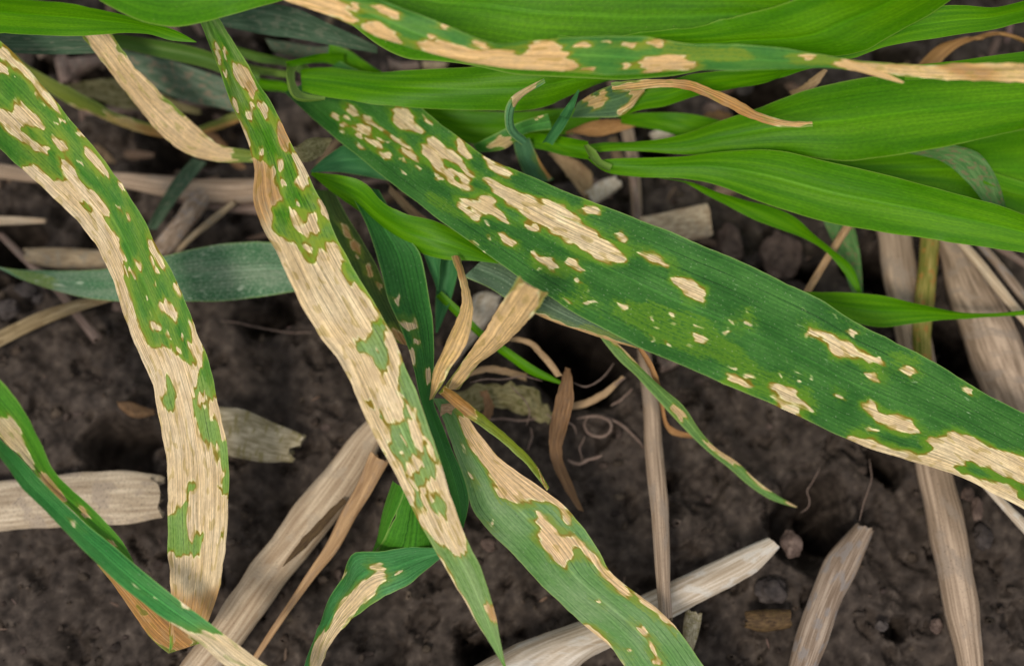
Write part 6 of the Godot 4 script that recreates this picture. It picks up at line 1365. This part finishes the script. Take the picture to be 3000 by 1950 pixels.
func make_skins() -> void:
	if not skins.is_empty():
		return
	earth("soil", Color(0.145, 0.118, 0.098), Color(0.252, 0.214, 0.185), Color(0.39, 0.34, 0.295), 3)
	earth("soil_grey", Color(0.16, 0.14, 0.13), Color(0.25, 0.22, 0.205), Color(0.38, 0.34, 0.31), 5)
	earth("soil_brown", Color(0.22, 0.175, 0.15), Color(0.35, 0.285, 0.25), Color(0.50, 0.42, 0.37), 7)
	fibre("straw_a", Color(0.82, 0.73, 0.61), Color(0.60, 0.50, 0.39), Color(0.68, 0.60, 0.50), 0.3)
	fibre("straw_b", Color(0.72, 0.62, 0.52), Color(0.48, 0.40, 0.32), Color(0.57, 0.50, 0.43), 0.4)
	fibre("straw_c", Color(0.58, 0.49, 0.43), Color(0.40, 0.32, 0.28), Color(0.46, 0.41, 0.36), 0.4)
	fibre("straw_grey", Color(0.66, 0.58, 0.50), Color(0.42, 0.34, 0.27), Color(0.52, 0.48, 0.45), 0.4)
	fibre("straw_white", Color(0.86, 0.80, 0.72), Color(0.64, 0.56, 0.46), Color(0.79, 0.75, 0.69), 0.1)
	fibre("straw_tan", Color(0.76, 0.61, 0.44), Color(0.55, 0.42, 0.29), Color(0.62, 0.50, 0.38), 0.3)
	fibre("straw_tan2", Color(0.70, 0.61, 0.48), Color(0.50, 0.42, 0.32), Color(0.55, 0.50, 0.42), 0.5)
	fibre("straw_speck", Color(0.80, 0.72, 0.61), Color(0.60, 0.52, 0.42), Color(0.63, 0.56, 0.48), 0.9)
	fibre("straw_olive", Color(0.74, 0.68, 0.57), Color(0.50, 0.45, 0.33), Color(0.52, 0.47, 0.30), 0.6)
	fibre("straw_split", Color(0.70, 0.61, 0.46), Color(0.38, 0.31, 0.20), Color(0.45, 0.37, 0.25), 0.3)
	fibre("stem_green", Color(0.62, 0.54, 0.30), Color(0.34, 0.36, 0.10), Color(0.60, 0.42, 0.20), 0.2)
	fibre("dead_tan", Color(0.76, 0.64, 0.48), Color(0.55, 0.44, 0.32), Color(0.62, 0.50, 0.38), 0.3, 0.3)
	fibre("dead_orange", Color(0.74, 0.56, 0.36), Color(0.54, 0.38, 0.22), Color(0.62, 0.46, 0.30), 0.2, 0.3)
	fibre("dead_brown", Color(0.60, 0.46, 0.32), Color(0.36, 0.26, 0.17), Color(0.44, 0.34, 0.25), 0.4, 0.2)
	fibre("dead_dark", Color(0.40, 0.31, 0.20), Color(0.22, 0.16, 0.10), Color(0.34, 0.27, 0.16), 0.3)
	fibre("papery", Color(0.62, 0.58, 0.42), Color(0.42, 0.38, 0.24), Color(0.36, 0.34, 0.18), 0.4, 0.3)
	fibre("dusty", Color(0.44, 0.48, 0.40), Color(0.24, 0.32, 0.23), Color(0.50, 0.44, 0.36), 0.2, 0.2)
	fibre("dusty_green", Color(0.40, 0.52, 0.30), Color(0.22, 0.38, 0.17), Color(0.46, 0.40, 0.28), 0.2, 0.2)
	fibre("dusty_dark", Color(0.34, 0.41, 0.32), Color(0.17, 0.26, 0.17), Color(0.38, 0.40, 0.32), 0.2, 0.2)
	var straw_tone := Color(0.86, 0.75, 0.58)
	var pale_tone := Color(0.87, 0.79, 0.64)
	look("plain", Color(0.22, 0.44, 0.20), Color(0.28, 0.50, 0.22), straw_tone, 0.5, 0.1)
	look("L1", Color(0.24, 0.45, 0.12), Color(0.40, 0.53, 0.18), Color(0.87, 0.77, 0.61), 0.8, 0.05, 0.5, 0.5, Color(0.50, 0.57, 0.16), Color(0.50, 0.60, 0.30))
	look("L1b", Color(0.40, 0.40, 0.18), Color(0.50, 0.40, 0.2), Color(0.70, 0.50, 0.28), 0.3, 0.0)
	look("L2a", Color(0.22, 0.49, 0.22), Color(0.30, 0.54, 0.26), pale_tone, 0.3, 0.05)
	look("L2b", Color(0.24, 0.46, 0.10), Color(0.30, 0.50, 0.12), Color(0.72, 0.66, 0.52), 0.3, 0.0)
	look("L3", Color(0.25, 0.46, 0.05), Color(0.46, 0.56, 0.28), Color(0.87, 0.77, 0.60), 0.8, 0.08, 0.5, 0.5, Color(0.52, 0.58, 0.14), Color(0.50, 0.59, 0.38))
	look("L4", Color(0.18, 0.37, 0.12), Color(0.27, 0.46, 0.18), Color(0.90, 0.80, 0.62), 0.8, 0.22, 0.5, 0.5, Color(0.40, 0.54, 0.10))
	look("L6", Color(0.36, 0.52, 0.26), Color(0.46, 0.57, 0.36), Color(0.86, 0.72, 0.54), 0.75, 0.15, 0.5, 0.5, Color(0.46, 0.52, 0.14))
	look("L7", Color(0.15, 0.36, 0.12), Color(0.20, 0.42, 0.16), straw_tone, 0.4, 0.1)
	look("L7c", Color(0.20, 0.30, 0.10), Color(0.28, 0.34, 0.12), Color(0.64, 0.48, 0.26), 0.6, 0.0)
	look("L8", Color(0.22, 0.46, 0.22), Color(0.29, 0.51, 0.28), straw_tone, 0.5, 0.1)
	look("L9", Color(0.26, 0.42, 0.27), Color(0.44, 0.52, 0.40), pale_tone, 0.1, 0.9, 0.3)
	look("L10", Color(0.40, 0.48, 0.18), Color(0.46, 0.50, 0.2), Color(0.85, 0.72, 0.54), 0.3, 0.0)
	look("L11", Color(0.40, 0.44, 0.18), Color(0.50, 0.50, 0.24), Color(0.78, 0.66, 0.40), 0.3, 0.0)
	look("T4", Color(0.24, 0.45, 0.16), Color(0.34, 0.52, 0.18), Color(0.90, 0.72, 0.48), 0.85, 0.0, 0.5, 0.5, Color(0.52, 0.54, 0.12))
	look("T5", Color(0.5, 0.5, 0.2), Color(0.5, 0.5, 0.2), Color(0.84, 0.70, 0.46), 0.2, 0.0)
	look("T7", Color(0.32, 0.50, 0.34), Color(0.36, 0.54, 0.36), Color(0.78, 0.68, 0.48), 0.4, 0.1)
	look("T9", Color(0.26, 0.38, 0.24), Color(0.32, 0.44, 0.26), Color(0.76, 0.62, 0.40), 0.6, 0.0)
	look("T10", Color(0.4, 0.5, 0.2), Color(0.4, 0.5, 0.2), Color(0.82, 0.64, 0.40), 0.2, 0.0)
	look("U8", Color(0.24, 0.40, 0.28), Color(0.30, 0.46, 0.30), Color(0.70, 0.52, 0.28), 0.4, 0.1)
	look("U8a", Color(0.24, 0.46, 0.14), Color(0.26, 0.48, 0.2), Color(0.76, 0.66, 0.44), 0.4, 0.1)
	look("C2a", Color(0.6, 0.5, 0.3), Color(0.6, 0.5, 0.3), Color(0.84, 0.69, 0.48), 0.2, 0.0)
	look("C2b", Color(0.6, 0.5, 0.3), Color(0.6, 0.5, 0.3), Color(0.82, 0.66, 0.42), 0.2, 0.0)
	look("C3", Color(0.36, 0.40, 0.10), Color(0.44, 0.46, 0.12), Color(0.52, 0.40, 0.18), 0.5, 0.0)
	look("C9", Color(0.36, 0.50, 0.24), Color(0.40, 0.52, 0.26), Color(0.76, 0.64, 0.46), 0.5, 0.0)
	look("greyleaf", Color(0.30, 0.40, 0.28), Color(0.34, 0.42, 0.30), Color(0.62, 0.48, 0.30), 0.3, 0.3)
	look("green_leaf", Color(0.28, 0.51, 0.01), Color(0.38, 0.60, 0.02), straw_tone, 0.0, 0.04, 0.85, 0.45)
	look("L8u", Color(0.21, 0.43, 0.10), Color(0.27, 0.49, 0.12), straw_tone, 0.0, 0.0)
	look("green_blue", Color(0.22, 0.44, 0.24), Color(0.28, 0.50, 0.28), straw_tone, 0.0, 0.1, 0.5)
	look("green_olive", Color(0.26, 0.38, 0.12), Color(0.32, 0.42, 0.16), straw_tone, 0.0, 0.1, 0.3)
	look("green_pale", Color(0.42, 0.54, 0.20), Color(0.48, 0.58, 0.26), straw_tone, 0.0, 0.1, 0.6)
	for plain_green in ["green_leaf", "green_blue", "green_olive", "green_pale"]:
		paint(plain_green, 1024, 160, 12.0, 90.0)
